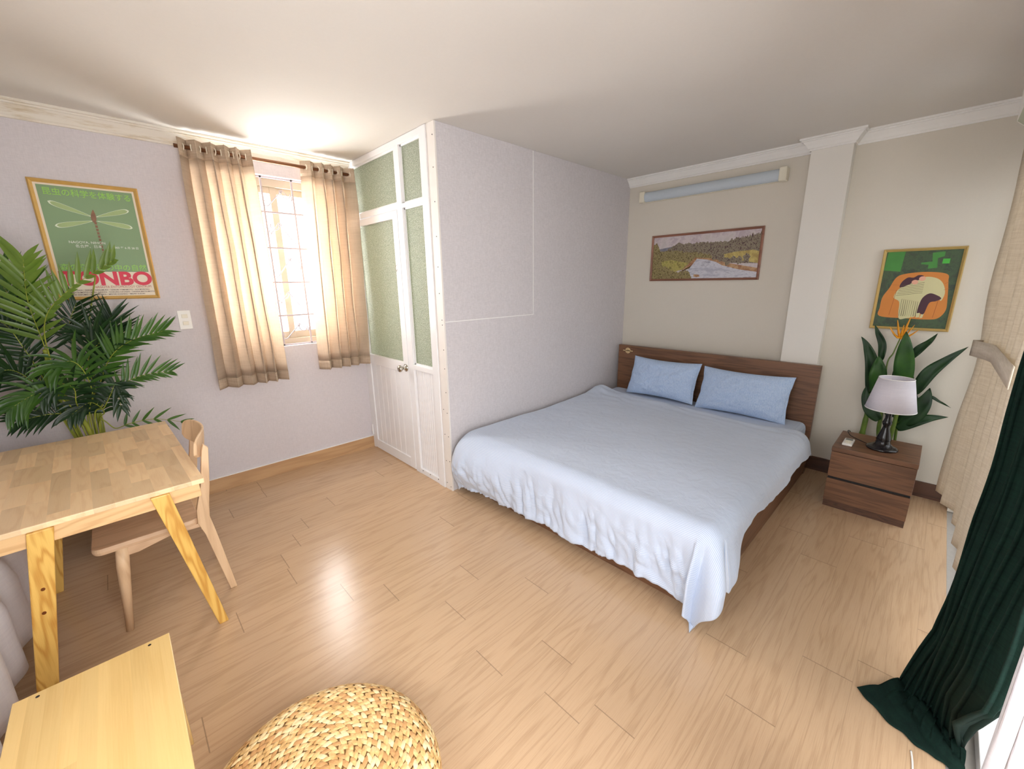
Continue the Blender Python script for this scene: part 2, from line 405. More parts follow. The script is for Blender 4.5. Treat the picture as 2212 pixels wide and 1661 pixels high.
# front wall with the balcony doorway
dx0, dx1, dz1 = -0.15, 3.95, 2.15
b = MB(); b.box(XL-0.1, dx0, YD-0.14, YD, 0, H); b.box(dx1, XB, YD-0.14, YD, 0, H); b.box(dx0, dx1, YD-0.14, YD, dz1, H)
structure(b.build('wall_front', M['wall_b'], origin=(0, 0, 0)))
structure(MB().box(dx0, XB, -1.5, YD-0.001, -0.1, -0.004).build('trim_1', M['grey_tile'], origin=(0, 0, 0)))
# unseen balcony roof, added to cut the sky light on the tile
structure(MB().box(dx0, XB+0.12, -1.5, YD-0.14, 2.35, 2.45).build('sky_block_roof', M['wall_b'], origin=(0, 0, 0)))
structure(MB().box(1.25, XB+0.12, -1.5, -1.4, -0.1, 1.3).build('sky_block_parapet', M['wall_b'], origin=(0, 0, 0)))  # parapet out of view, added to hold back sky light
d2 = thing('door_2', (dx0, YD-0.1, 0), kind='structure')
b = MB()
for x in (dx0, 1.0, 2.35, 3.88): b.box(x, x+0.06, YD-0.13, YD-0.07, 0, dz1)
b.box(dx0, dx1, YD-0.13, YD-0.07, dz1-0.07, dz1); b.box(dx0, dx1, YD-0.13, YD-0.07, 0, 0.05)
b.build('door_frame', M['aluminium'], d2, bevel=0.003)
MB().box(2.42, 3.88, YD-0.105, YD-0.10, 0.05, dz1-0.07).build('glass_pane', M['glass'], d2)
MB().box(1.07, 2.35, YD-0.105, YD-0.10, 0.05, dz1-0.07).build('glass_pane', M['glass'], d2)

# pillar in the right wall
structure(MB().box(4.0, XB, 0.618, 0.872, 0, H).build('wall_column', wall_mat('whiter_pillar_paint', (232, 228, 220), weave=0.01, scale=400), origin=(0, 0, 0)))

# partition box: long wall over the bed
pt = structure(MB().box(XD+0.006, XB, YP, YP+0.05, 0, H-0.001).build('wall_partition', M['wall_p'], origin=(0, 0, 0)))
b = MB(); b.box(2.618, 2.625, YP-0.0012, YP, 1.32, H-0.005); b.box(XD+0.006, 2.625, YP-0.0012, YP, 1.317, 1.323)
b.build('seam', M['white'], pt)
b = MB(); b.box(2.700, 2.702, YP-0.0008, YP, 0.5, 1.317); b.build('seam', M['wall_a'], pt)

# crown mouldings
def cornice(path, depth=0.085, height=0.085, mat=None, name='trim_2'):
    """path: list of (x, y, nx, ny) wall points and the diagonal into the room"""
    prof = [(0.0, 0.0), (0.012, 0.0), (0.012, 0.010), (0.022, 0.016), (0.036, 0.034), (0.056, 0.054), (0.062, 0.060), (0.070, 0.062), (0.070, 0.070), (0.085, 0.072), (0.085, 0.085)]
    rings = []
    for (x, y, nx, ny) in path:
        rings.append([Vector((x+nx*p*depth/0.085, y+ny*p*depth/0.085, H-height+q*height/0.085)) for p, q in prof]+[Vector((x, y, H))])
    b = MB(); b.loft(rings, True, True)
    return structure(b.build(name, mat, origin=(0, 0, 0)))
def old_paint():
    t = NT('aged_cornice_paint'); x, y, z = t.xyz()
    f = t.noise(t.comb(t.math('MULTIPLY', x, 0.3), y, t.math('MULTIPLY', z, 3.0)), 14, 5, 0.7)
    return t.base(t.mix(t.ramp(f, [(0.5, (0, 0, 0)), (0.72, (1, 1, 1))]), srgb((232, 226, 214)), srgb((198, 180, 146))), 0.6)
cornice([(XL, YA, 0, -1), (XD, YA, 0, -1)], 0.075, 0.088, old_paint(), 'trim_2')
cy0, cy1, cxf = 0.618, 0.872, 4.0
M['cornice'] = plain('cornice_white', (238, 236, 232), 0.5)
cornice([(XB, YP, -1, 0), (XB, cy1, -1, 1), (cxf, cy1, -1, 1), (cxf, cy0, -1, -1), (XB, cy0, -1, -1), (XB, YD, -1, 1)], 0.07, 0.082, M['cornice'], 'trim_3')
# (corner into the front wall)
cornice([(XB, YD, -1, 1), (3.25, YD, 0, 1)], 0.07, 0.082, M['cornice'], 'trim_4')
# baseboards
b = MB(); b.box(XL, XD, YA-0.013, YA, 0, 0.112, 0); b.box(XL, XD, YA-0.014, YA, 0.112, 0.118, 1)
structure(b.build('baseboard_back', [M['baseboard_a'], M['white']], origin=(0, 0, 0)))
b = MB(); b.box(XB-0.012, XB, 0.872, YP, 0, 0.118); b.box(XB-0.012, XB, YD, 0.618, 0, 0.118); b.box(cxf-0.012, cxf, 0.606, 0.884, 0, 0.118)
b.box(cxf, XB-0.012, 0.606, 0.618, 0, 0.118); b.box(cxf, XB-0.012, 0.872, 0.884, 0, 0.118)
structure(b.build('baseboard_right', M['dark_wood'], origin=(0, 0, 0)))
structure(MB().box(XL, XL+0.012, YD, YA-0.014, 0, 0.112).build('baseboard_left', M['baseboard_a'], origin=(0, 0, 0)))

# ----------------------------------------------------------------- glazed bathroom screen with its door
d1 = thing('door_1', (XD, 3.1, 0), kind='structure')
X0, X1 = XD-0.002, XD+0.04
def part(b, name, mat, parent, **k): return b.build(name, mat, parent, **k)
b = MB(); b.box(XD-0.006, XD+0.006, YP-0.004, 2.533, 0, H-0.002)
part(b, 'corner_strip', plain('cream_board', (234, 228, 222), 0.5), d1)
b = MB()
b.box(X0-0.012, X1, 2.535, 2.612, 0, H-0.002)
b.box(X0-0.008, X1, 2.895, 2.968, 0, H-0.04)
b.box(X0-0.008, X1, 3.735, YA-0.001, 0, H-0.04)
b.box(X0-0.010, X1, 2.612, YA-0.001, H-0.045, H-0.002)
b.box(X0-0.009, X1, 2.612, 2.895, 2.135, 2.165); b.box(X0-0.009, X1, 2.968, 3.735, 2.135, 2.178)
b.box(X0-0.006, X1, 2.612, 2.895, 0.0, 0.045); b.box(X0-0.009, X1, 2.612, 2.895, 0.915, 0.955)
part(b, 'frame', M['aluminium'], d1, bevel=0.002)
b = MB()
for (y0, y1, z0, z1) in ((2.612, 2.895, 2.165, H-0.045), (2.968, 3.735, 2.178, H-0.045), (2.612, 2.895, 0.955, 2.135)):
    for (a0, a1, c0, c1) in ((y0, y0+0.012, z0, z1), (y1-0.012, y1, z0, z1), (y0, y1, z0, z0+0.012), (y0, y1, z1-0.012, z1)):
        b.box(XD+0.006, XD+0.014, a0, a1, c0, c1)
part(b, 'glazing_bead', M['aluminium'], d1)
for (y0, y1, z0, z1) in ((2.612, 2.895, 2.165, H-0.045), (2.968, 3.735, 2.178, H-0.045), (2.612, 2.895, 0.955, 2.135)):
    part(MB().box(XD+0.016, XD+0.021, y0, y1, z0, z1), 'glass_pane', M['frosted'], d1)
def grooved(y0, y1, z0, z1, x, n):
    b = MB(); w_ = (y1-y0)/n
    for i in range(n):
        b.prism([(x+0.004, y0+i*w_, z0), (x, y0+i*w_+0.004, z0), (x, y0+(i+1)*w_-0.004, z0), (x+0.004, y0+(i+1)*w_, z0), (x+0.02, y0+(i+1)*w_, z0), (x+0.02, y0+i*w_, z0)], (0, 0, z1-z0))
    return b
part(grooved(2.612, 2.895, 0.045, 0.915, XD+0.008, 10), 'grooved_panel', M['aluminium'], d1)
# the door leaf: stiles, rails, glass, grooved panel, knob, hinges, hook
dl = part(MB().box(X0-0.012, X1-0.01, 2.970, 3.045, 0.012, 2.128).box(X0-0.012, X1-0.01, 3.668, 3.733, 0.012, 2.128)
          .box(X0-0.012, X1-0.01, 3.045, 3.668, 2.075, 2.128).box(X0-0.012, X1-0.01, 3.045, 3.668, 0.868, 0.958)
          .box(X0-0.012, X1-0.01, 3.045, 3.668, 0.012, 0.10), 'door_leaf', M['aluminium'], d1, bevel=0.002)
part(MB().box(XD+0.006, XD+0.011, 3.045, 3.668, 0.958, 2.075), 'glass_pane', M['frosted'], dl)
part(grooved(3.045, 3.668, 0.10, 0.868, XD-0.004, 7), 'grooved_panel', M['aluminium'], dl)
kb = MB(); ky, kz = 3.005, 0.915
prof = [(0.030, 0), (0.032, 0.006), (0.020, 0.012), (0.010, 0.016), (0.010, 0.034), (0.018, 0.038), (0.0275, 0.050), (0.029, 0.060), (0.024, 0.070), (0.010, 0.076)]
kb.loft([[Vector((X0-0.012-q, ky+p*math.cos(2*PI*k/24), kz+p*math.sin(2*PI*k/24))) for k in range(24)] for p, q in prof], True, True)
o = part(kb, 'door_knob', M['chrome'], dl, smooth=True); o['label'] = 'round chrome door knob'
for z in (0.19, 1.06, 1.9):
    part(MB().tube([(X0-0.020, 3.738, z-0.05), (X0-0.020, 3.738, z+0.05)], 0.008, 10), 'hinge', M['aluminium'], dl)
part(MB().tube([(X0-0.012, 3.02, 1.735), (X0-0.03, 3.02, 1.725), (X0-0.032, 3.02, 1.70), (X0-0.022, 3.02, 1.685), (X0-0.016, 3.02, 1.70)], 0.0022, 6), 'coat_hook', M['chrome'], dl, smooth=True)
part(MB().box(X0-0.0135, X0-0.0115, 2.979, 2.984, 0.905, 0.935), 'latch_slot', M['dark_metal'], dl)
# screws down the corner strip and at the sill
for (y, z) in ((2.462, 2.52), (2.47, 2.33), (2.472, 2.12), (2.474, 1.9), (2.476, 1.7), (2.478, 1.52), (2.462, 1.335), (2.462, 1.30), (2.462, 1.12), (2.462, 0.98), (2.462, 0.80), (2.505, 0.66), (2.46, 0.64), (2.505, 0.46), (2.46, 0.45), (2.505, 0.24), (2.46, 0.245), (2.51, 0.05), (2.46, 0.03)):
    part(MB().tube([(XD-0.006, y, z), (XD-0.0078, y, z)], 0.0036, 8), 'screw', M['dark_metal'], d1)
for y in (2.63, 2.75, 2.86):
    part(MB().tube([(X0-0.006, y, 0.035), (X0-0.009, y, 0.035)], 0.004, 8), 'screw', M['dark_metal'], d1)

# ----------------------------------------------------------------- window with iron grille
wn = thing('window_1', (1.1, YA+0.08, wz0), kind='structure')
y0, y1 = YA+0.105, YA+0.15
b = MB(); b.box(wx0, wx1, y0, y1, wz1-0.06, wz1); b.box(wx0, wx1, y0, y1, wz0, wz0+0.05); b.box(wx0, wx0+0.05, y0, y1, wz0, wz1); b.box(wx1-0.05, wx1, y0, y1, wz0, wz1)
part(b, 'window_frame', M['window_frame'], wn, bevel=0.003)
for (a0, a1) in ((wx0+0.05, 1.135), (1.085, wx1-0.05)):
    yy = y0+0.012 if a0 < 1 else y0+0.03
    b = MB(); b.box(a0, a0+0.05, yy, yy+0.022, wz0+0.05, wz1-0.06); b.box(a1-0.05, a1, yy, yy+0.022, wz0+0.05, wz1-0.06)
    b.box(a0+0.05, a1-0.05, yy, yy+0.022, wz1-0.11, wz1-0.06); b.box(a0+0.05, a1-0.05, yy, yy+0.022, wz0+0.05, wz0+0.11)
    s_ = part(b, 'sash', M['window_frame'], wn, bevel=0.003)
    part(MB().box(a0+0.05, a1-0.05, yy+0.009, yy+0.012, wz0+0.11, wz1-0.11), 'pane', M['glass'], s_)
gy = YA+0.045
b = MB()
for x in (0.79, 1.012, 1.234, 1.456): b.box(x-0.006, x+0.006, gy-0.006, gy+0.006, wz0, wz1)
for z in (1.345, 1.615, 1.885, 2.155): b.box(wx0, wx1, gy-0.005, gy+0.005, z-0.006, z+0.006)
b.box(wx0, wx1, gy-0.006, gy+0.006, wz1-0.012, wz1); b.box(wx0, wx1, gy-0.006, gy+0.006, wz0, wz0+0.012)
gr = part(b, 'window_grille', M['white_metal'], wn)
def scroll(x0, z0, x1, z1, r, side, gy=gy):
    """an S scroll: a bar from one corner that curls at both ends"""
    pts = []
    p0 = Vector((x0, gy, z0)); p1 = Vector((x1, gy, z1)); d = (p1-p0); L = d.length; d.normalize(); n = Vector((-d.z, 0, d.x))*side
    for k in range(14):                      # curl at the far end
        a = -PI*1.35+k/13*PI*1.35; rr = r*(0.55+0.45*k/13)
        pts.append(p1+n*r+(-n*math.cos(a)+d*-math.sin(a)*-1)*rr)
    for k in range(1, 8): pts.append(p1.lerp(p0, k/7))
    for k in range(1, 12):
        a = k/11*PI*1.3; rr = r*0.6*(1-0.4*k/11)
        pts.append(p0-n*r*0.6+(n*math.cos(a)-d*math.sin(a))*rr)
    return pts
zs = [wz0+0.012, 1.345, 1.615, 1.885, 2.155, wz1-0.012]
for i in range(5):
    for xa, xb in ((1.018, 1.228), (0.796, 1.006), (1.240, 1.450)):
        if xa != 1.018: continue
        if i % 2 == 0: pts = scroll(xa+0.03, zs[i]+0.05, xb-0.07, zs[i+1]-0.075, 0.042, -1)
        else: pts = scroll(xb-0.03, zs[i]+0.05, xa+0.08, zs[i+1]-0.075, 0.042, 1)
        part(MB().tube(pts, 0.0038, 6), 'scroll', M['white_metal'], gr, smooth=True)
        q = [(p.x+(0.10 if i % 2 == 0 else -0.09), p.y, zs[i]+zs[i+1]-p.z) for p in [Vector(v) for v in pts]]
        q = [((v[0]-1.123)*0.62+1.123+(0.02 if i % 2 == 0 else -0.02), v[1]-0.006, (v[2]-(zs[i]+zs[i+1])/2)*0.6+(zs[i]+zs[i+1])/2) for v in q]
        q = [(min(max(v[0], xa+0.004), xb-0.004), v[1], v[2]) for v in q]
        part(MB().tube(q, 0.0032, 6), 'scroll', M['white_metal'], gr, smooth=True)

# ----------------------------------------------------------------- curtains on the back window
rod = MB().tube([(0.49, 3.66, 2.487), (1.685, 3.66, 2.487)], 0.0125, 12).build('curtain_rod', M['rod'], smooth=True)
tag(rod, 'thin brown metal rod holding the cream curtains over the window', 'curtain rod')
def eyelet_curtain(name, xs_top, xs_bot, ztop, zbot, label, amp=0.058, ph0=0.0, taper=1.0):
    """xs: x of successive fold extremes (alternately away from and toward the wall)"""
    cen = (xs_top[0]+xs_top[-1])/2
    root = thing(name, (cen, 3.66, zbot), label, 'curtain')
    n = len(xs_top)-1; per = 14
    def row(z, f):
        pts = []
        for i in range(n*per+1):
            s = i/per; k = min(int(s), n-1); t = s-k
            xt = xs_top[k]*(1-t)+xs_top[k+1]*t; xb = xs_bot[k]*(1-t)+xs_bot[k+1]*t
            x = xt*(1-f)+xb*f
            a = amp*(1+0.12*math.sin(s*2.1+f*3))
            w_ = math.cos(PI*s+ph0); w_ = -1+2*((1+w_)/2)**1.35; a *= 1-0.35*max(0, (z-2.25)/0.28)
            y = 3.66+a*w_+0.006*noise.noise(Vector((s*1.3, z*2.5, 1.0)))
            x += -0.011*math.sin(PI*s*2) + 0.007*noise.noise(Vector((s, z*3, 5.0)))
            pts.append(Vector((x, y, z)))
        return pts
    def sheet(za, zb, k):
        return MB().loft([row(za+(zb-za)*j/k, ((ztop-(za+(zb-za)*j/k))/(ztop-zbot))) for j in range(k+1)], False)
    part(sheet(ztop-0.11, zbot+0.075, 24), 'drape', M['cream_cloth'], root, smooth=True, solid=0.0015)
    part(sheet(ztop, ztop-0.11, 4), 'heading', M['hem_cloth'], root, smooth=True, solid=0.003)
    part(sheet(zbot+0.075, zbot, 3), 'hem', M['hem_cloth'], root, smooth=True, solid=0.003)
    for k in range(n):
        x = (xs_top[k]+xs_top[k+1])/2
        part(MB().torus((x, 3.66, 2.487), (1, (-1)**k*0.25, 0), 0.021, 0.0035), 'eyelet', M['eyelet'], root, smooth=True)
    return root
eyelet_curtain('curtain', [0.505, 0.565, 0.60, 0.65, 0.685, 0.735, 0.765, 0.81, 0.835, 0.87, 0.925],
               [0.48, 0.55, 0.60, 0.65, 0.70, 0.75, 0.79, 0.83, 0.865, 0.90, 0.955], 2.535, 0.845,
               'wide cream linen eyelet curtain left of the barred window, beside the light switch', ph0=PI)
eyelet_curtain('curtain', [1.275, 1.33, 1.375, 1.42, 1.455, 1.495, 1.53, 1.565, 1.61, 1.685],
               [1.235, 1.29, 1.335, 1.385, 1.425, 1.465, 1.505, 1.545, 1.585, 1.655], 2.535, 0.875,
               'cream linen eyelet curtain right of the barred window, against the frosted glass screen', ph0=0, amp=0.052)

# ----------------------------------------------------------------- switch, poster
sw = thing('light_switch', (0.378, YA, 1.293), 'white two-gang light switch on the lilac wall between poster and curtain', 'light switch')
part(MB().box(0.341, 0.415, YA-0.007, YA, 1.293, 1.425), 'switch_plate', M['plastic_white'], sw, bevel=0.002)
for z in (1.335, 1.385): part(MB().box(0.362, 0.396, YA-0.011, YA-0.006, z-0.013, z+0.013), 'rocker', M['plastic'], sw, bevel=0.0015)

def frame_parts(root, name, mat, pts, wdt, d0, d1, nrm, bevel=0.003):
    """rectangular moulding; pts = four corners, nrm = direction into the room"""
    P = [Vector(p) for p in pts]; c = sum(P, Vector())/4; n = Vector(nrm)
    Q = []
    for i, p in enumerate(P):
        a = (P[(i+1) % 4]-p).normalized(); b_ = (P[i-1]-p).normalized(); Q.append(p+(a+b_)*wdt)
    b = MB()
    for i in range(4):
        j = (i+1) % 4
        mid = [P[i].lerp(Q[i], 0.35), P[j].lerp(Q[j], 0.35)]
        ring = lambda A, B, D, E: [A+n*d0, A+n*d1*0.75, B+n*d1, D+n*d1*0.6, D+n*d0]
        b.loft([[P[i]+n*d0, P[i]+n*d1*0.7, mid[0]+n*d1, Q[i]+n*d1*0.55, Q[i]+n*d0], [P[j]+n*d0, P[j]+n*d1*0.7, mid[1]+n*d1, Q[j]+n*d1*0.55, Q[j]+n*d0]], True)
    return b.build(name, mat, root), Q

px0, px1, pz0, pz1 = -0.212, 0.267, 1.517, 2.212
po = thing('framed_poster', (0.03, YA, pz0), 'gold-framed green dragonfly poster with big red TONBO lettering on lilac wall', 'poster')
frame_parts(po, 'frame', M['gold'], [(px0, YA, pz0), (px1, YA, pz0), (px1, YA, pz1), (px0, YA, pz1)], 0.021, 0.0, 0.020, (0, -1, 0))
ix0, ix1, iz0, iz1 = px0+0.018, px1-0.018, pz0+0.018, pz1-0.018
def P2(u, v, e=0.0): return Vector((ix0+(ix1-ix0)*u, YA-0.006-e, iz0+(iz1-iz0)*v))
mats = [plain('poster_paper', (232, 218, 196), 0.5, var=0.02), plain('poster_green', (128, 156, 114), 0.5, var=0.03, scale=4), plain('insect_wing', (160, 182, 122), 0.45, var=0.15, scale=14), plain('wing_edge', (216, 226, 200), 0.45), plain('insect_body', (132, 92, 62), 0.5, var=0.35, scale=60)]
b = MB()
b.add([P2(0, 0), P2(1, 0), P2(1, 1), P2(0, 1)], [(0, 1, 2, 3)], 0)
b.add([P2(0.03, 0.235, .0004), P2(0.97, 0.235, .0004), P2(0.97, 0.98, .0004), P2(0.03, 0.98, .0004)], [(0, 1, 2, 3)], 1)
def flat_leaf(b, p, q, wdt, e, mi, edge=None):
    n = 22; P = []; a = Vector((p[0], p[1]*1.45)); c = Vector((q[0], q[1]*1.45)); d = c-a; nn = Vector((-d.y, d.x)).normalized()
    for k in range(n):
        t = k/(n-1); P.append(a+d*t+nn*wdt*(math.sin(PI*t**0.75)**0.8 if edge is None else 1.1*(t**0.7)*math.sqrt(max(0, 1-t**5))))
    for k in range(1, n-1):
        t = 1-k/(n-1); P.append(a+d*t-nn*wdt*0.8*(math.sin(PI*t**0.75)**0.8 if edge is None else 1.1*(t**0.7)*math.sqrt(max(0, 1-t**5))))
    V = [P2(s.x, s.y/1.45, e) for s in P]
    b.add(V, [tuple(range(len(V)))], mi)
    if edge is not None:
        V2 = [P2(s.x, s.y/1.45, e+0.0004) for s in P]; cc = sum(V2, Vector())/len(V2)
        V3 = [v+(cc-v)*0.10 for v in V2]
        k = len(V2); b.add(V2+V3, [(i, (i+1) % k, (i+1) % k+k, i+k) for i in range(k)], edge)
flat_leaf(b, (0.50, 0.735), (0.10, 0.845), 0.045, .0008, 2, 3)
flat_leaf(b, (0.53, 0.735), (0.90, 0.815), 0.045, .0008, 2, 3)
flat_leaf(b, (0.50, 0.70), (0.11, 0.635), 0.045, .0010, 2, 3)
flat_leaf(b, (0.53, 0.70), (0.90, 0.655), 0.045, .0010, 2, 3)
flat_leaf(b, (0.505, 0.68), (0.52, 0.80), 0.030, .0014, 4)
for k in range(10):
    t = k/10; xx = 0.515+0.01*t; zz = 0.69-0.30*t; ww = 0.014-0.004*t
    b.add([P2(xx-ww, zz, .0016), P2(xx+ww, zz, .0016), P2(xx+ww*0.9, zz-0.022, .0016), P2(xx-ww*0.9, zz-0.022, .0016)], [(0, 1, 2, 3)], 4)
pr = b.build('print', mats, po)
lime = plain('lime_ink', (150, 206, 88), 0.5); pale_i = plain('pale_ink', (214, 222, 206), 0.5); red_i = plain('red_ink', (214, 32, 66), 0.5); dark_i = plain('dark_ink', (110, 84, 78), 0.5); dred = plain('brick_ink', (178, 92, 82), 0.5)
def ptxt(s, u, v, size, mat, extra=0.0, al='LEFT', sx=1.0, sp=1.0):
    return text_obj(s, size, mat, 'lettering', pr, P2(u, v, .002), (1, 0, 0), (0, 0, 1), extra, al, sp, sx)
ptxt('昆虫の科学を体験する', 0.07, 0.905, 0.0435, lime, 0.0004, sx=0.90)
ptxt('NAGOYA, NIHON', 0.20, 0.49, 0.020, pale_i, 0.0003)
ptxt('名古屋、日本', 0.255, 0.455, 0.020, pale_i, 0.0003)
ptxt('2003 年 6 月 28 日', 0.635, 0.455, 0.0158, pale_i, 0.0003)
ptxt('森の空、街の中の自然', 0.055, 0.25, 0.0435, lime, 0.0003, sx=0.92)
ptxt('TONBO', 0.03, 0.113, 0.114, red_i, 0.0045, sx=1.04, sp=1.0)
ptxt('NAGOYA ENTOMOLOGY CENTRUM', 0.34, 0.082, 0.0205, dred, 0.0, sx=0.82)
ptxt('YUKI TANAKA • SAKURA NAKAMURA • HARUKI YAMAMOTO • AOI MORIOKA', 0.05, 0.058, 0.0112, dark_i, 0.0002)
ptxt('RYO MATSUMOTO • SORA AIZAWA • KOKORO HAYASHI • TAKESHI MATSUMOTO', 0.05, 0.037, 0.0112, dark_i, 0.0002)
ptxt('HIKARI SAKUMO • EMI KUROIWA • MIDORI KOSHINO • MISAKI SUZUKI', 0.07, 0.016, 0.0112, dark_i, 0.0002)

# ----------------------------------------------------------------- landscape picture, tube light, couple painting (right wall)
ly0, ly1, lz0, lz1 = 1.143, 2.156, 1.585, 2.026
lp = thing('framed_landscape', (XB, 1.65, lz0), 'wide landscape picture of a wooded river valley in thin red-brown frame, over the bed', 'picture')
frame_parts(lp, 'frame', M['red_frame'], [(XB, ly1, lz0), (XB, ly0, lz0), (XB, ly0, lz1), (XB, ly1, lz1)], 0.020, 0.0, 0.022, (-1, 0, 0))
def L2(u, v, e=0.0): return Vector((XB-0.006-e, ly1-0.018-(ly1-ly0-0.036)*u, lz0+0.018+(lz1-lz0-0.036)*v))
def paint_mat(name, cols, sc=60, stretch=1.0):
    t = NT(name); x, y, z = t.xyz(); f = t.noise(t.comb(x, t.math('MULTIPLY', y, stretch), z), sc, 5, 0.75)
    k = len(cols); return t.base(t.ramp(f, [(0.40+0.20*i/(k-1), srgb(c)) for i, c in enumerate(cols)]), 0.5)
lm = [paint_mat('painted_sky', [(186, 172, 178), (208, 198, 198), (196, 188, 186)], 6), paint_mat('painted_far_hill', [(118, 118, 132), (140, 138, 148)], 20),
      paint_mat('painted_forest', [(78, 48, 60), (118, 104, 84), (160, 154, 130), (92, 60, 66)], 75), paint_mat('painted_grove', [(84, 66, 42), (132, 120, 70), (170, 158, 112), (96, 70, 50)], 75),
      paint_mat('painted_meadow', [(148, 144, 70), (186, 172, 100), (128, 120, 62)], 22), paint_mat('painted_river', [(176, 176, 190), (208, 208, 216), (150, 148, 164)], 14, 0.3),
      paint_mat('painted_bank', [(150, 102, 72), (196, 160, 120)], 30), paint_mat('painted_field', [(204, 186, 112), (168, 144, 82)], 16)]
b = MB()
def poly(pts, e, mi, fn=L2): b.add([fn(u, v, e) for u, v in pts], [tuple(range(len(pts)))], mi)
def band(top, bot, e, mi, rough_=0.0, n=60, fn=L2, seed=0):
    def itp(c, u):
        for (a, b_) in zip(c, c[1:]):
            if a[0] <= u <= b_[0]: return a[1]+(b_[1]-a[1])*(u-a[0])/(b_[0]-a[0])
        return c[-1][1]
    u0, u1 = max(top[0][0], bot[0][0]), min(top[-1][0], bot[-1][0])
    T = []; B = []
    rr = random.Random(seed)
    for k in range(n+1):
        u = u0+(u1-u0)*k/n; T.append(fn(u, itp(top, u)+rr.uniform(0, rough_), e)); B.append(fn(u, itp(bot, u), e))
    b.add(T+B, [(k, k+1, n+1+k+1, n+1+k) for k in range(n)], mi)
poly([(0, 0), (1, 0), (1, 1), (0, 1)], 0, 0)
band([(0, .70), (.2, .76), (.3, .72)], [(0, .4), (.3, .4)], .0003, 1, seed=1)
band([(.12, .62), (.25, .80), (.45, .78), (.7, .76), (1, .84)], [(.12, .4), (1, .3)], .0006, 2, 0.05, 90, seed=2)
band([(.75, .80), (.9, .84), (1, .9)], [(.75, .5), (1, .5)], .0008, 2, 0.07, 40, seed=12)
band([(0, .62), (.2, .64), (.45, .56), (.6, .5)], [(0, .1), (.6, .3)], .0010, 3, 0.05, 70, seed=3)
band([(.66, .50), (.8, .56), (.95, .58), (1, .54)], [(.66, .48), (.8, .40), (1, .30)], .0012, 7, 0.0, seed=4)
poly([(.08, .42), (.2, .45), (.38, .36), (.33, .24), (.2, .12), (.12, .3)], .0012, 4)
poly([(.44, .48), (.62, .44), (.72, .34), (1, .20), (1, .12), (.7, .24), (.6, .36), (.5, .42), (.3, .16), (.28, .1)], .0013, 6)
poly([(.46, .45), (.56, .42), (.64, .36), (.70, .28), (.85, .18), (1, .12), (1, 0), (.38, 0), (.35, .12), (.40, .26)], .0014, 5)
band([(0, .80), (.035, .86), (.07, .70), (.10, .5)], [(0, .1), (.1, .1)], .0015, 3, 0.03, 20, seed=6)
band([(0, .34), (.15, .26), (.25, .14), (.38, .16), (.42, 0)], [(0, 0), (.42, 0)], .0016, 3, 0.06, 50, seed=7)
for (u, v, r_) in ((.74, .36, .045), (.79, .40, .04), (.84, .38, .045), (.90, .42, .05), (.62, .50, .05), (.68, .46, .05)):
    poly([(u+r_*0.55*math.cos(a)*(1+.25*math.sin(5*a)), v+r_*1.9*math.sin(a)*(1+.2*math.cos(7*a))) for a in [2*PI*k/20 for k in range(20)]], .0018, 2)
poly([(.44, .10), (.49, .09), (.50, .045), (.47, .03), (.44, .05)], .0018, 6)
b.build('picture', lm, lp)

tl = thing('tube_light', (XB, 1.66, 2.36), 'long batten light with blue-grey diffuser and cream end caps high above the landscape', 'light')
part(MB().box(XB-0.03, XB, 1.045, 2.27, 2.352, 2.448), 'housing', M['plastic'], tl, bevel=0.004)
rings = []
for yy in (1.07, 2.245):
    rings.append([Vector((XB-0.03-0.045*math.sin(PI*k/12)**0.8, yy, 2.40-0.046*math.cos(PI*k/12))) for k in range(13)])
part(MB().loft(rings, True, True), 'diffuser', M['diffuser'], tl, smooth=False, bevel=0)
for a0, a1 in ((1.02, 1.075), (2.24, 2.295)):
    part(MB().box(XB-0.08, XB, a0, a1, 2.348, 2.452), 'end_cap', M['plastic'], tl, bevel=0.008)

cy_0, cy_1, cz0, cz1 = -0.062, 0.352, 1.222, 1.782
cp = thing('framed_painting', (XB, 0.145, cz0), 'gold-framed painting of a couple asleep on an orange sofa, green background', 'picture')
frame_parts(cp, 'frame', M['gold_pale'], [(XB, cy_1, cz0), (XB, cy_0, cz0), (XB, cy_0, cz1), (XB, cy_1, cz1)], 0.018, 0.0, 0.030, (-1, 0, 0))
def C2(u, v, e=0.0): return Vector((XB-0.008-e, cy_1-0.018-(cy_1-cy_0-0.036)*u, cz0+0.018+(cz1-cz0-0.036)*v))
cm = [paint_mat('painted_dark_green', [(48, 62, 38), (58, 84, 46), (40, 56, 36)], 14), plain('painted_leaf_green', (66, 134, 56), 0.6, var=0.2), plain('painted_orange', (206, 128, 52), 0.6, var=0.08), plain('painted_blanket', (206, 200, 152), 0.6, var=0.05),
      plain('painted_plum', (70, 34, 48), 0.6), plain('painted_skin', (226, 168, 142), 0.6), plain('painted_line', (84, 74, 56), 0.6), plain('painted_bright_green', (72, 178, 60), 0.6), plain('painted_seam', (160, 88, 36), 0.6)]
b = MB()
poly([(0, 0), (1, 0), (1, 1), (0, 1)], 0, 0, C2)
poly([(0, .76), (.24, .74), (.26, 1), (.02, 1)], .0003, 1, C2)
poly([(.62, .97), (.78, .98), (.78, .92), (.70, .90), (.72, .78), (.60, .77), (.60, .82), (.50, .83), (.50, .85), (.64, .86)], .0003, 1, C2)
poly([(.77, .89), (.86, .89), (.86, .83), (.77, .83)], .0005, 7, C2)
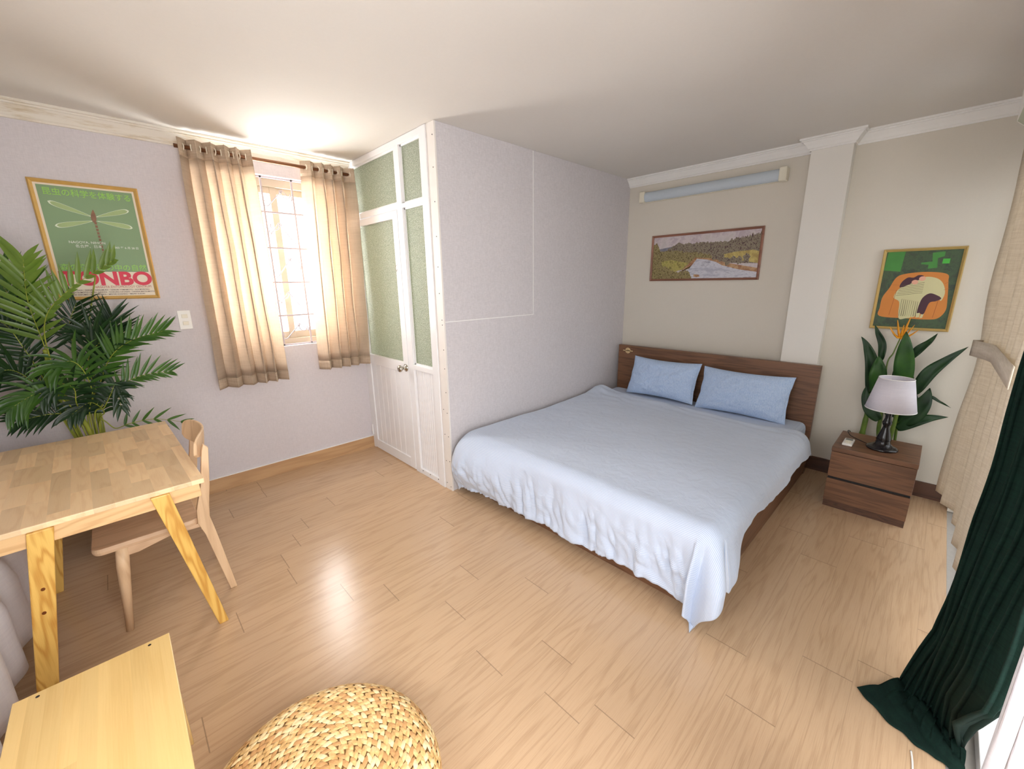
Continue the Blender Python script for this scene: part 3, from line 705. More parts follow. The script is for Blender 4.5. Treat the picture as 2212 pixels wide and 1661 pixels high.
def smoothp(pts, n=6):
    P = [Vector((u, v, 0)) for u, v in pts]; out = []
    k = len(P)
    for i in range(k):
        p0, p1, p2, p3 = P[i-1], P[i], P[(i+1) % k], P[(i+2) % k]
        for j in range(n):
            t = j/n; q = 0.5*((2*p1)+(p2-p0)*t+(2*p0-5*p1+4*p2-p3)*t*t+(3*p1-p0-3*p2+p3)*t**3); out.append((q.x, q.y))
    return out
poly(smoothp([(.07, .14), (.05, .26), (.06, .40), (.13, .52), (.20, .66), (.32, .71), (.60, .73), (.86, .70), (.90, .60), (.94, .38), (.95, .24), (.88, .14), (.75, .115), (.45, .12)]), .0006, 2, C2)
poly(smoothp([(.28, .52), (.22, .40), (.31, .34), (.33, .20), (.36, .11), (.45, .12), (.58, .16), (.60, .30), (.66, .44), (.80, .43), (.86, .36), (.89, .46), (.84, .58), (.74, .65), (.58, .665), (.44, .60)]), .0009, 3, C2)
poly(smoothp([(.59, .30), (.62, .40), (.70, .455), (.80, .43), (.86, .39), (.80, .355), (.72, .33), (.68, .19), (.63, .19), (.62, .20), (.585, .20)]), .0012, 4, C2)
poly([(.585, .20), (.63, .20), (.63, .14), (.58, .135)], .0011, 3, C2); poly([(.645, .19), (.68, .19), (.67, .135), (.635, .13)], .0011, 3, C2)
poly(smoothp([(.28, .53), (.29, .60), (.36, .66), (.44, .66), (.50, .69), (.57, .68), (.55, .64), (.46, .61), (.40, .57)]), .0012, 4, C2)
poly([(.47+.045*math.cos(a), .60+.03*math.sin(a)) for a in [2*PI*k/16 for k in range(16)]], .0014, 5, C2)
poly([(.56+.045*math.cos(a), .645+.03*math.sin(a)) for a in [2*PI*k/16 for k in range(16)]], .0014, 5, C2)
for k in range(9):
    u = .34+.028*k; poly([(u, .38-.004*k), (u+.005, .38-.004*k), (u+.009+.004*math.sin(k), .15), (u+.004, .15)], .0013, 6, C2)
for k in range(7):
    v = .42+.022*k; poly([(.25+.006*k, v), (.25+.006*k, v+.004), (.60, v+.045), (.60, v+.041)], .0013, 6, C2)
for (p, q) in (((.20, .16), (.24, .50)), ((.80, .14), (.83, .42)), ((.12, .50), (.24, .49)), ((.14, .57), (.26, .56)), ((.86, .50), (.93, .52)), ((.86, .58), (.91, .60))):
    poly([p, (p[0]+.006, p[1]-.002), (q[0]+.006, q[1]-.002), q], .0010, 8, C2)
b.build('picture', cm, cp)

# ----------------------------------------------------------------- bed
bx0, bx1, by0, by1 = 1.818, 3.978, 0.582, 2.385
bed = thing('bed', (3.0, 1.5, 0), 'low walnut double bed with tall plain headboard, beside the lilac partition', 'bed')
part(MB().box(bx0, bx0+0.03, by0, by1, 0, 0.27), 'foot_board', M['walnut_x'], bed, bevel=0.003)
part(MB().box(bx0+0.03, bx1-0.045, by0, by0+0.03, 0.0, 0.27), 'side_rail', M['walnut_b'], bed, bevel=0.003)
part(MB().box(bx0+0.03, bx1-0.045, by1-0.03, by1, 0.0, 0.27), 'side_rail', M['walnut_b'], bed, bevel=0.003)
part(MB().box(bx1-0.045, bx1, by0-0.005, by1, 0.0, 0.918), 'headboard', M['walnut_x'], bed, bevel=0.002)
part(MB().box(bx0+0.03, bx1-0.045, by0+0.03, by1-0.03, 0.15, 0.24), 'slat_base', M['walnut_b'], bed)
# sticker on the headboard
o = MB().tube([(bx1-0.0455, 2.273, 0.863), (bx1-0.047, 2.273, 0.863)], 0.030, 24).box(bx1-0.047, bx1-0.0456, 2.215, 2.33, 0.857, 0.865).build('sticker', plain('cream_sticker', (226, 200, 150), 0.5), bed)
o['label'] = 'round cream emblem sticker'
b = MB().torus((bx1-0.047, 2.273, 0.863), (1, 0, 0), 0.023, 0.0010).tube([(bx1-0.0475, 2.273, 0.883), (bx1-0.0475, 2.273, 0.843)], 0.0012).tube([(bx1-0.0475, 2.287, 0.871), (bx1-0.0475, 2.259, 0.871)], 0.0012)
o = b.build('emblem', plain('emblem_brown', (150, 104, 60), 0.5), o)
mt = MB().box(bx0+0.035, bx1-0.05, by0+0.020, by1-0.0, 0.24, 0.455).build('mattress', plain('mattress_cover', (196, 208, 228), 0.8), bevel=0.05, seg=4)
tag(mt, 'mattress under a pale blue sheet on the walnut bed frame', 'mattress')

ZT = 0.487
def seg_at(tab, t):
    if t <= tab[0][0]: return tab[0][1]
    for a, c in zip(tab, tab[1:]):
        if t <= c[0]: return a[1]+(c[1]-a[1])*(t-a[0])/(c[0]-a[0])
    return tab[-1][1]
def duvet():
    ex, ey = 1.84, 0.605; Rr = 0.09
    footA = [(0.0, 0.465), (0.10, 0.44), (0.25, 0.43), (0.6, 0.445), (1.1, 0.45), (1.75, 0.48)]          # overhang past the foot, by distance from the near corner
    sideB = [(0.0, 0.375), (0.10, 0.335), (0.25, 0.19), (0.45, 0.165), (0.9, 0.22), (1.3, 0.20), (1.6, 0.21)]  # overhang past the near side
    NU, NV = 250, 220
    LX, LY = 1.70, 1.80
    verts = []; uvs = []
    def spot(a, c):
        # a: fabric distance along x inwards from foot edge (negative = hanging), c the same along y
        ax = max(0.0, -a); cy = max(0.0, -c)
        r = math.hypot(ax, cy)
        bx, by = ex+max(a, 0), ey+max(c, 0)
        if r < 1e-6:
            dx = dy = 0.0; out = drop = 0.0
        else:
            th_ = math.atan2(cy, ax); th_ = PI/2*(th_/(PI/2))**(1+1.3*min(1, r/0.4)) if ax > 0 and cy > 0 else th_
            dx, dy = -math.cos(th_), -math.sin(th_)
            q = Rr*PI/2
            if r < q: out = Rr*math.sin(r/Rr); drop = Rr*(1-math.cos(r/Rr))
            else: out = Rr+(r-q)*0.06; drop = Rr+(r-q)*0.992
        x = bx+dx*out; y = by+dy*out; z = ZT-drop
        # gathers along the hanging cloth
        hang = min(1.0, max(0.0, (drop-0.05)/0.2))
        if ax > 0 and cy == 0:
            f = noise.noise(Vector((by*7.5, drop*1.5, 3)))*0.036+noise.noise(Vector((by*19, drop*2.5, 8)))*0.022+(abs(noise.noise(Vector((by*26+drop*7, drop*5, 2))))-0.2)*0.034*min(1, drop/0.25)+noise.noise(Vector((by*12+drop*16, drop*14, 6)))*0.010*hang
            x += f*hang
            bulge = math.exp(-((by-2.2)/0.35)**2)*0.085; x -= bulge*math.sin(min(1, drop/0.4)*PI)*1.3
        if cy > 0 and ax == 0:
            y += (noise.noise(Vector((bx*6, drop*1.5, 13)))*0.03+noise.noise(Vector((bx*16, drop*2, 4)))*0.010)*hang
            y -= 0.02*hang
        if ax > 0 and cy > 0:
            th = math.atan2(cy, ax)
            fold = math.cos(th*6.0-0.6)*0.045*hang+0.055*hang*math.sin(2*th)
            x += dx*fold; y += dy*fold
            x += noise.noise(Vector((th*3, drop*3, 2)))*0.02*hang
        # overall puffiness
        top = 1-hang
        z += top*(noise.noise(Vector((x*1.7, y*1.7, 0)))*0.014+noise.noise(Vector((x*5, y*5, 4)))*0.005)
        hd = max(0.0, (x-3.2)/0.4)
        z += top*min(1, hd)*(0.008*math.sin(y*13+x*30+5*noise.noise(Vector((x*3, y*3, 0))))*max(0, noise.noise(Vector((x*4, y*3, 9)))+0.35)+0.003*math.sin(y*9-x*60+4*noise.noise(Vector((x*5, y*5, 2)))))
        # raised bunch by the partition at the head end
        z += top*0.055*math.exp(-((x-3.52)/0.16)**2-((y-2.33)/0.14)**2)
        if z < 0.006:
            ex_ = 0.006-z; z = 0.006+0.004*abs(noise.noise(Vector((x*20, y*20, 0)))); x += dx*ex_*0.9; y += dy*ex_*0.9
        return Vector((x, y, z))
    for j in range(NV+1):
        for i in range(NU+1):
            s, t = i/NU, j/NV
            # choose overhang lengths so that the hems follow the photo
            c_in = -0.5+t*(LY+0.5); 
            yv = max(0.0, c_in); A = seg_at(footA, yv)
            a = -A+s*(LX+A)
            xv = max(0.0, a); Bv = seg_at(sideB, xv)
            c = c_in if c_in >= 0 else c_in/0.5*Bv
            # head hem: curved line, higher on the partition side
            yy = ey+max(c, 0)
            end = seg_at([(0.50, 0.06), (0.62, 0.0), (0.9, -0.06), (1.35, -0.01), (1.7, 0.03), (2.1, 0.07), (2.35, 0.02), (2.42, -0.02)], yy)
            if a > 0: a = a*(LX+end)/LX
            v = spot(a, c)
            # far side tucks down by the partition
            k = max(0.0, (v.y-2.33)/0.08)
            if c > 0 and v.y > 2.33: v.z -= 0.05*min(1.0, k)**2; v.y = 2.33+(v.y-2.33)*0.95
            # roll the head hem under
            e = (a-(LX+end-0.03))/0.03
            if e > 0: v.z -= 0.022*e*e
            verts.append(v); uvs.append((a, c))
    b = MB(); b.v = verts
    b.f = [(j*(NU+1)+i, j*(NU+1)+i+1, (j+1)*(NU+1)+i+1, (j+1)*(NU+1)+i) for j in range(NV) for i in range(NU)]
    b.mi = [0]*len(b.f)
    o = b.build('duvet', M['stripe'], smooth=True, solid=0.010, uvs=uvs)
    o.modifiers['solid'].offset = -1 if False else 0
    return tag(o, 'pale blue finely striped duvet spread over the bed, one corner trailing to the floor', 'duvet')
duvet()

def pillow(cx, cy, cz, Lw, Hh, T, lean, yaw, roll, label, seed):
    n = 64; b = MB()
    rot = Matrix.Rotation(yaw, 3, 'Z') @ Matrix.Rotation(lean, 3, 'Y') @ Matrix.Rotation(roll, 3, 'X')
    def f(side):
        def g(u, v):
            a = 2*u-1; c = 2*v-1
            e = (max(0, 1-abs(a)**2.6)*max(0, 1-abs(c)**2.2))**0.52
            # edges pull in between the corners
            y = a*Lw/2*(1-0.05*(1-c*c)*abs(a)**3); z = c*Hh/2*(1-0.10*(1-a*a)*abs(c)**3)
            th = T/2*e*(1+0.12*noise.noise(Vector((a*2+seed, c*2, side))))
            wr = (0.010*noise.noise(Vector((a*5+seed, c*4, side*3)))+0.006*noise.noise(Vector((a*13+seed, c*7, side*3))))*e
            crease = (0.012 if seed == 5 else 0.006)*math.sin(a*20+c*9+2*noise.noise(Vector((a*4, c*4, seed))))*max(0, abs(a)-0.62)/0.38*(1-abs(c)**3)
            p = rot @ Vector((-side*(th+wr+crease*side*0.6), y, z)); return Vector((cx, cy, cz))+p
        return g
    b.grid(n, n, f(1)); b.grid(n, n, f(-1))
    bm = None
    o = b.build('pillow', M['pillow'], smooth=True, origin=(cx, cy, cz-Hh/2))
    q = o.modifiers.new('weld', 'WELD'); q.merge_threshold = 0.0008
    o['sep'] = 0; del o['sep']
    return tag(o, label, 'pillow', 'pillows on the bed')
pillow(3.80, 1.805, 0.648, 0.69, 0.395, 0.18, R(22), 0, 0.0, 'blue pillow leaning on the headboard on the partition side of the bed', 1)
pillow(3.79, 1.075, 0.635, 0.72, 0.395, 0.19, R(22), 0, 0.0, 'blue pillow with a creased open end leaning on the headboard on the nightstand side', 5)

# ----------------------------------------------------------------- nightstand
nx0, nx1, ny0, ny1, nh = 3.455, 3.895, -0.068, 0.370, 0.45
ns = thing('nightstand', (3.675, 0.151, 0), 'boxy two-drawer walnut nightstand between the bed and the cream curtain', 'nightstand')
part(MB().box(nx0+0.018, nx1, ny0+0.004, ny1-0.004, 0.05, nh-0.032), 'body', M['walnut_x'], ns, bevel=0.001)
part(MB().box(nx0, nx1, ny0, ny1, nh-0.032, nh), 'top', M['walnut_x'], ns, bevel=0.002)
part(MB().box(nx0, nx0+0.018, ny0+0.002, ny1-0.002, 0.232, nh-0.035), 'drawer', M['walnut_x'], ns, bevel=0.0015)
part(MB().box(nx0, nx0+0.018, ny0+0.002, ny1-0.002, 0.050, 0.214), 'drawer', M['walnut_x'], ns, bevel=0.0015)
part(MB().box(nx0+0.012, nx0+0.0175, ny0+0.005, ny1-0.005, 0.210, 0.234), 'gap_shade_strip', M['black_matt'], ns)  # black strip painting the shade in the gap between the drawers
part(MB().box(nx0+0.006, nx1-0.01, ny0+0.004, ny1-0.004, 0.0, 0.049), 'plinth', wood('plinth_wood', (92, 62, 46), (52, 34, 28), 'y', scale=30), ns)

# lamp
lc = (3.632, 0.125)
lampo = thing('table_lamp', (lc[0], lc[1], nh), 'table lamp with white cone shade and black turned base on the nightstand', 'lamp')
prof = [(0.001, 0.0), (0.082, 0.0), (0.085, 0.008), (0.078, 0.016), (0.070, 0.020), (0.058, 0.024), (0.050, 0.034), (0.040, 0.040), (0.041, 0.050), (0.036, 0.058), (0.040, 0.068), (0.036, 0.090), (0.026, 0.125), (0.019, 0.150), (0.017, 0.165), (0.024, 0.178), (0.026, 0.192), (0.020, 0.205), (0.016, 0.220), (0.018, 0.26), (0.014, 0.30), (0.010, 0.34), (0.001, 0.34)]
part(MB().lathe([(r, nh+z) for r, z in prof], (lc[0], lc[1], 0), 40), 'base', M['black'], lampo, smooth=True)
part(MB().lathe([(0.130, 0.735), (0.089, 0.945)], (lc[0], lc[1], 0), 56, caps=False), 'lamp_shade', M['shade'], lampo, smooth=True, solid=0.002)
b = MB().torus((lc[0], lc[1], 0.735), (0, 0, 1), 0.130, 0.0025, 48).torus((lc[0], lc[1], 0.945), (0, 0, 1), 0.089, 0.0025, 48)
for k in range(3):
    a = 2*PI*k/3+0.4; b.tube([(lc[0], lc[1], 0.79), (lc[0]+0.088*math.cos(a), lc[1]+0.088*math.sin(a), 0.944)], 0.0015, 6)
part(b, 'shade_ring', M['white'], lampo, smooth=True)
cp_ = catmull([(lc[0]+0.03, lc[1]+0.075, nh+0.006), (3.70, 0.25, nh+0.008), (3.76, 0.31, nh+0.012), (3.83, 0.335, nh+0.022), (3.885, 0.33, nh+0.008), (3.905, 0.325, nh-0.03), (3.91, 0.32, 0.2)], 8)
part(MB().tube(cp_, 0.0028, 8), 'cord', M['cord'], lampo, smooth=True)
# remote / thermostat
rm = thing('remote_control', (3.60, 0.30, nh), 'small white remote control lying on the nightstand top', 'remote control')
part(MB().box(3.525, 3.665, 0.272, 0.328, nh+0.001, nh+0.018), 'body', M['plastic_white'], rm, bevel=0.005)
part(MB().box(3.615, 3.652, 0.280, 0.320, nh+0.0175, nh+0.019), 'display', M['grey_screen'], rm)
for k in range(3): part(MB().box(3.545+0.02*k, 3.557+0.02*k, 0.284, 0.316, nh+0.0175, nh+0.0195), 'button', M['plastic'], rm)

# ----------------------------------------------------------------- heliconia behind the nightstand
he = thing('potted_heliconia', (3.99, 0.16, 0), 'leafy plant with broad dark leaves and one orange flower, behind the nightstand', 'plant')
part(MB().lathe([(0.055, 0.0), (0.080, 0.20), (0.084, 0.21), (0.074, 0.21), (0.070, 0.19)], (3.99, 0.16, 0.001), 28), 'pot', M['terracotta'], he, smooth=False)
def blade(pts, width, mat, name='leaf', up_=Vector((-1, 0, 0.3)), fold=0.25, wave=0.0, parent=None, tip=1.0):
    sp = catmull(pts, 7); n = len(sp); rows = []
    for i, p in enumerate(sp):
        t = i/(n-1); d = (sp[min(i+1, n-1)]-sp[max(i-1, 0)]).normalized()
        side = d.cross(up_).normalized(); nrm = side.cross(d)
        wv = width*max(0.01, math.sin(PI*min(1.0, t*0.94+0.06)**0.72))*(1-0.25*t)*1.12
        wob = wave*math.sin(t*14)
        rows.append([p+side*wv*0.5*k+nrm*(abs(k)*fold*wv*0.5+wob*abs(k)*k) for k in (-1, -0.5, 0, 0.5, 1)])
    b = MB().loft(rows, False); 
    return b.build(name, mat, parent, smooth=True, solid=0.0012)
def HP(px, py, x): return at(px, py, 'x', x)
hl = [([(1879, 850, 3.97), (1884, 790, 3.96), (1874, 750, 3.95), (1861, 727, 3.94)], .075, 'heli', .4),
      ([(1903, 778, 4.0), (1906, 745, 4.0), (1896, 718, 3.99), (1890, 701, 3.98)], .045, 'heli', .4),
      ([(1893, 850, 3.93), (1897, 810, 3.92), (1898, 785, 3.92), (1899, 768, 3.92)], .095, 'heli_light', .3),
      ([(1950, 840, 3.90), (1953, 790, 3.88), (1956, 745, 3.87), (1958, 716, 3.87)], .105, 'heli_light', .15),
      ([(1965, 775, 4.0), (1985, 755, 4.0), (2008, 738, 3.99), (2026, 720, 3.98)], .05, 'heli', .4),
      ([(1975, 850, 3.92), (2005, 808, 3.92), (2045, 778, 3.93), (2092, 749, 3.95)], .075, 'heli', .35),
      ([(1950, 915, 3.93), (1975, 890, 3.92), (1998, 865, 3.93), (2009, 838, 3.94)], .12, 'heli', .2),
      ([(1970, 880, 3.98), (2006, 858, 3.98), (2030, 868, 3.98), (2054, 881, 3.98)], .022, 'heli', .3),
      ([(1937, 926, 3.93), (1975, 910, 3.92), (2010, 903, 3.93), (2048, 901, 3.95)], .075, 'heli', .2),
      ([(1898, 908, 3.92), (1880, 885, 3.92), (1870, 855, 3.93), (1872, 833, 3.94)], .075, 'heli', .3),
      ([(1925, 900, 3.96), (1935, 870, 3.96), (1935, 840, 3.96), (1930, 800, 3.97)], .12, 'heli', .2),
      ([(1945, 925, 3.99), (1960, 880, 3.99), (1965, 850, 4.0), (1970, 800, 4.01)], .12, 'heli', .2)]
for pts, wd, mt_, fd in hl:
    blade([HP(*p) for p in pts], wd, M[mt_], parent=he, fold=fd, wave=0.006)
for pts, r_ in (([(1858, 960, 3.98), (1864, 930, 3.97), (1871, 900, 3.96), (1879, 850, 3.96)], (.019, .017, .014, .008)),
                ([(1912, 975, 3.95), (1924, 940, 3.94), (1933, 910, 3.93), (1945, 865, 3.91)], (.015, .014, .012, .008)),
                ([(1897, 960, 3.99), (1897, 925, 3.98), (1903, 885, 3.97), (1905, 780, 3.99)], (.011, .010, .009, .005)),
                ([(1928, 970, 3.99), (1936, 930, 3.98), (1945, 900, 3.97), (1950, 880, 3.97)], (.009, .008, .007, .006)),
                ([(1905, 900, 4.0), (1915, 792, 4.02), (1930, 762, 4.03), (1944, 732, 4.03)], (.006, .0045, .004, .004))):
    p = [HP(*q) for q in pts]; base = Vector((3.99, 0.5*(0.16+p[0].y), 0.19))
    part(MB().tube(catmull([base]+p, 6), [r_[0]]*6+[r_[min(3, i//6)] for i in range(19)], 10), 'stem', M['heli_stem'], he, smooth=True)
fl = HP(1944, 732, 4.03)
for tips in ((1922, 706, 4.0), (1939, 691, 3.99), (1953, 702, 4.0), (1968, 684, 4.01), (1976, 702, 3.98), (1984, 713, 4.0), (1962, 706, 4.02), (1930, 716, 3.98)):
    tp = HP(*tips); mid = fl.lerp(tp, 0.45)+Vector((0, 0, -0.012))
    st = fl+Vector((0, 0, random.uniform(-0.005, 0.035)))
    pts = catmull([st, mid, tp], 5); 
    part(MB().tube(pts, [0.002+0.0075*math.sin(PI*min(1, 0.15+0.85*i/10)) for i in range(len(pts))], 7, flat=0.5), 'bract', M['bract'], he, smooth=True)

# ----------------------------------------------------------------- air conditioner
ac = thing('air_conditioner', (2.78, YD, 2.25), 'white wall-mounted air conditioner high above the cream balcony curtain', 'air conditioner')
part(MB().prism([(2.35, YD, 2.25), (2.35, YD+0.12, 2.25), (2.35, YD+0.158, 2.285), (2.35, YD+0.165, 2.54), (2.35, YD+0.14, 2.555), (2.35, YD, 2.555)], (0.85, 0, 0)), 'body', M['plastic_white'], ac, bevel=0.006)
part(MB().hexa([(2.42, YD+0.118, 2.246), (3.17, YD+0.118, 2.246), (3.17, YD+0.157, 2.282), (2.42, YD+0.157, 2.282)], [(2.42, YD+0.116, 2.252), (3.17, YD+0.116, 2.252), (3.17, YD+0.155, 2.288), (2.42, YD+0.155, 2.288)]), 'louvre', M['ac_vent'], ac)

# ----------------------------------------------------------------- balcony curtains
def sheet_from_rows(rows): return MB().loft(rows, False)
def bunch_curtain(name, label, x0, x1, y_mid, amp, nf, ztop, zbot, mat, pinch=None, cat='curtain', wob=0.02, seed=0, lean=None, ht=0.0):
    root = thing(name, ((x0+x1)/2, y_mid, zbot), label, cat)
    rows = []; K = 40; N = nf*12
    for j in range(K+1):
        z = ztop+(zbot-ztop)*j/K; row = []
        f = 1.0
        if pinch: f = 1-pinch[1]*math.exp(-((z-pinch[0])/pinch[2])**2)
        for i in range(N+1):
            s = i/N; c = (x0+x1)/2
            xx = c+(x0+(x1-x0)*s-c)*f
            ph = s*nf*2*PI+0.6*noise.noise(Vector((s*3+seed, z*1.5, 0)))
            yy = y_mid+amp*(0.6+0.4*f)*math.sin(ph)+wob*noise.noise(Vector((s*5+seed, z*2, 7)))*0.5
            xx += 0.012*math.sin(ph*2)
            if lean: xx += lean[0](z); yy += lean[1](z, xx)
            row.append(Vector((xx, yy, z)))
        rows.append(row)
    part(sheet_from_rows(rows), 'drape', mat, root, smooth=True, solid=0.002)
    return root
cr = bunch_curtain('curtain', 'oat coloured linen curtain tied back at the balcony door, right of the nightstand', 2.25, 3.48, -0.168, 0.028, 5, 2.22, 0.30, M['cream_cloth2'], pinch=(1.2, 0.12, 0.3), seed=2, lean=(lambda z: 0.0, lambda z, x: -0.088*(lambda q: q*q*(3-2*q))(min(1.0, max(0.0, (3.50-x)/0.42)))))
# tie band round the gathered curtain
ring = []
for zz in (1.165, 1.250):
    row = []
    for k in range(31):
        x = 3.40-1.1*k/30; y = -0.165-0.088*(lambda q: q*q*(3-2*q))(min(1.0, max(0.0, (3.50-x)/0.42)))+0.034
        row.append(Vector((x, y if 0 < k else y-0.06, zz+0.02*k/30)))
    ring.append(row)
part(MB().loft(ring, False), 'tie_band', cloth('tie_band_cloth', (226, 216, 200), (206, 194, 176), 320), cr, smooth=True, solid=0.003)
cr2 = bunch_curtain('curtain', 'white lining curtain hanging to the floor at the balcony door, beyond the green curtain', 0.45, 1.20, -0.228, 0.016, 6, 2.22, 0.02, M['white_cloth'], seed=9)
tag(cr2, 'pale curtain at the balcony door, right behind the near edge of the dark green curtain', 'curtain')

# green curtain: gathered folds that widen to a tail on the floor
gc = thing('curtain', (1.85, -0.18, 0), 'dark green curtain gathered at the balcony door, its hem trailing on the floor', 'curtain')
rows = []; K = 46; N = 150
for j in range(K+1):
    z = 2.22+(0.015-2.22)*j/K; row = []; fz = 1-z/2.22
    for i in range(N+1):
        s = i/N
        xa = 1.85-0.50*min(1, z/0.55)-0.12*min(1, max(0, z-0.55)/0.8)
        x = xa+(2.02-xa)*s
        ph = s*8.5*2*PI+0.8*noise.noise(Vector((s*4, z*1.2, 3)))
        edge = -0.235+0.045*max(0, (1.4-z)/1.4)
        y = edge+0.028*math.sin(ph)*(1-0.15*fz)+0.02*noise.noise(Vector((s*6, z*2.5, 1)))-0.05*(1-s)*(0.3+0.7*min(1, fz*1.4))
        x += 0.012*math.sin(2*ph)+0.02*fz*noise.noise(Vector((s*3, z*3, 9)))
        if z < 0.3: y = y*(1-(0.3-z)/0.3)+(-0.31+0.18*s+0.012*math.sin(ph))*(0.3-z)/0.3
        y = max(y, -0.318)
        row.append(Vector((x, y, z)))
    rows.append(row)
# part of the cloth lying on the floor
for j in range(1, 15):
    t = j/14; row = []
    for i in range(N+1):
        s = i/N; b0 = rows[K][i]
        q = math.sin(PI*min(1, s/0.98*0.5+0.12))
        reach = 0.06+0.125*q+0.01*noise.noise(Vector((s*9, 0, 4)))
        ang = PI-0.72*s**2.2
        sx_ = 1.84+0.16*s; sy_ = -0.305+0.175*s; f_ = min(1, t*1.5)
        p = Vector(((b0.x*(1-f_)+sx_*f_)+math.cos(ang)*reach*t, (b0.y*(1-f_)+sy_*f_)+math.sin(ang)*reach*t, 0.008+0.030*abs(math.sin(t*5+s*7))*(1-t)))
        row.append(p)
    rows.append(row)
part(MB().loft(rows, False), 'drape', M['green_cloth'], gc, smooth=True, solid=0.002)
rd = MB().tube([(0.9, -0.215, 2.2), (3.75, -0.215, 2.2)], 0.012, 10).build('curtain_rod', M['rod'], smooth=True)
tag(rd, 'curtain rod across the balcony door carrying oat and green curtains', 'curtain rod')

# left curtain behind the table
lw = thing('curtain', (-0.61, 2.6, 0.12), 'white curtain along the left wall behind the desk', 'curtain')
rows = []
for j in range(31):
    z = 2.2+(0.10-2.2)*j/30; row = []
    for i in range(241):
        s = i/240; y = 1.25+(3.55-1.25)*s
        row.append(Vector((-0.615+0.105*min(1, max(0, (0.67-z)/0.3))**2*(3-2*min(1, max(0, (0.67-z)/0.3)))*(1 if y < 3.1 else max(0, (3.4-y)/0.3))+(0.025 if z > 0.7 else 0.02)*math.sin(s*9*2*PI+0.7*noise.noise(Vector((s*5, z, 0))))+0.01*noise.noise(Vector((s*8, z*2, 5))), y, z)))
    rows.append(row)
part(MB().loft(rows, False), 'drape', M['white_cloth'], lw, smooth=True, solid=0.002)
rd = MB().tube([(-0.615, 1.2, 2.2), (-0.615, 3.6, 2.2)], 0.012, 10).build('curtain_rod', M['rod'], smooth=True)
tag(rd, 'curtain rod along the left wall carrying the white curtain', 'curtain rod')

# ----------------------------------------------------------------- desk
tx0, tx1, ty0, ty1, tz = -0.54, 0.172, 2.19, 3.375, 0.75
dk = thing('desk', ((tx0+tx1)/2, (ty0+ty1)/2, 0), 'pale finger-jointed wooden desk with splayed pine legs, in the left corner', 'desk')
part(MB().box(tx0, tx1, ty0, ty1, tz-0.022, tz), 'tabletop', M['block_wood'], dk, bevel=0.003)
ax0, ax1, ay0, ay1 = tx0+0.022, tx1-0.020, ty0+0.006, 3.10
az = tz-0.022
part(MB().box(ax0, ax1, ay0, ay0+0.022, az-0.060, az), 'apron', M['rubber_x'], dk, bevel=0.0015)
part(MB().box(ax0, ax1, ay1-0.022, ay1, az-0.060, az), 'apron', M['rubber_x'], dk, bevel=0.0015)
part(MB().box(ax0, ax0+0.02, ay0+0.022, ay1-0.022, az-0.060, az), 'apron', M['rubber_y'], dk, bevel=0.0015)
part(MB().box(ax1-0.02, ax1, ay0+0.022, ay1-0.022, az-0.060, az), 'apron', M['rubber_y'], dk, bevel=0.0015)
def leg(x_t0, x_t1, x_b0, x_b1, yt, yb, th=0.03, name='leg'):
    b = MB(); b.hexa([(x_b0, yb, 0), (x_b1, yb, 0), (x_b1, yb+th, 0), (x_b0, yb+th, 0)], [(x_t0, yt, az), (x_t1, yt, az), (x_t1, yt+th, az), (x_t0, yt+th, az)])
    return part(b, name, M['pine'], dk, bevel=0.004)
leg(-0.018, 0.046, 0.114, 0.152, ay0-0.016, ay0-0.016, 0.024)
l2 = leg(-0.361, -0.292, -0.473, -0.415, ay0-0.016, ay0-0.016, 0.024)
leg(-0.018, 0.046, 0.114, 0.152, ay1-0.008, ay1-0.03, 0.024)
leg(-0.361, -0.292, -0.473, -0.415, ay1-0.008, ay1-0.03, 0.024)
for z in (0.50, 0.405):
    f_ = 1-z/az; x = (-0.326)*(1-f_)+(-0.444)*f_; yy = ay0-0.016
    part(MB().tube([(x, yy+0.002, z), (x, yy-0.003, z)], 0.006, 12), 'screw_head', plain('brass', (150, 96, 60), 0.3, 0.9), l2)

pv = Vector((0.172, 2.19, 0)); cdk = Vector(dk.location)
dk.rotation_euler = (0, 0, R(2.0)); dk.location = pv+Matrix.Rotation(R(2.0), 3, 'Z') @ (cdk-pv)
# ----------------------------------------------------------------- chair (its back faces right)
ch = thing('desk_chair', (0.0, 2.64, 0), 'pale wooden chair with curved backrest tucked under the desk', 'chair')
sy0, sy1 = 2.43, 2.84
# seat: rounded slab
def rrect(x0, x1, y0, y1, r, z, n=6):
    P = []
    for cx_, cy_, a0 in ((x1-r, y1-r, 0), (x0+r, y1-r, PI/2), (x0+r, y0+r, PI), (x1-r, y0+r, 1.5*PI)):
        for k in range(n+1):
            a = a0+PI/2*k/n; P.append(Vector((cx_+r*math.cos(a), cy_+r*math.sin(a), z)))
    return P
part(MB().loft([rrect(-0.245, 0.135, sy0, sy1, 0.035, 0.425), rrect(-0.25, 0.14, sy0-0.003, sy1+0.003, 0.038, 0.440), rrect(-0.248, 0.138, sy0, sy1, 0.036, 0.457)], True, True), 'seat', M['ash_x'], ch, bevel=0.003)
for y in (sy0+0.006, sy1-0.034):
    part(MB().prism([(-0.14, y, 0.426), (-0.14, y, 0.385), (-0.10, y, 0.385), (0.02, y, 0.412), (0.14, y, 0.405), (0.14, y, 0.426)], (0, 0.028, 0)), 'seat_rail', M['ash_x'], ch)
    part(MB().tube([(-0.152, y+0.014, 0.426), (-0.165, y+0.014, 0.33), (-0.198, y+0.008, 0.0)], [0.024, 0.024, 0.014], 14), 'leg', M['ash'], ch, smooth=True)
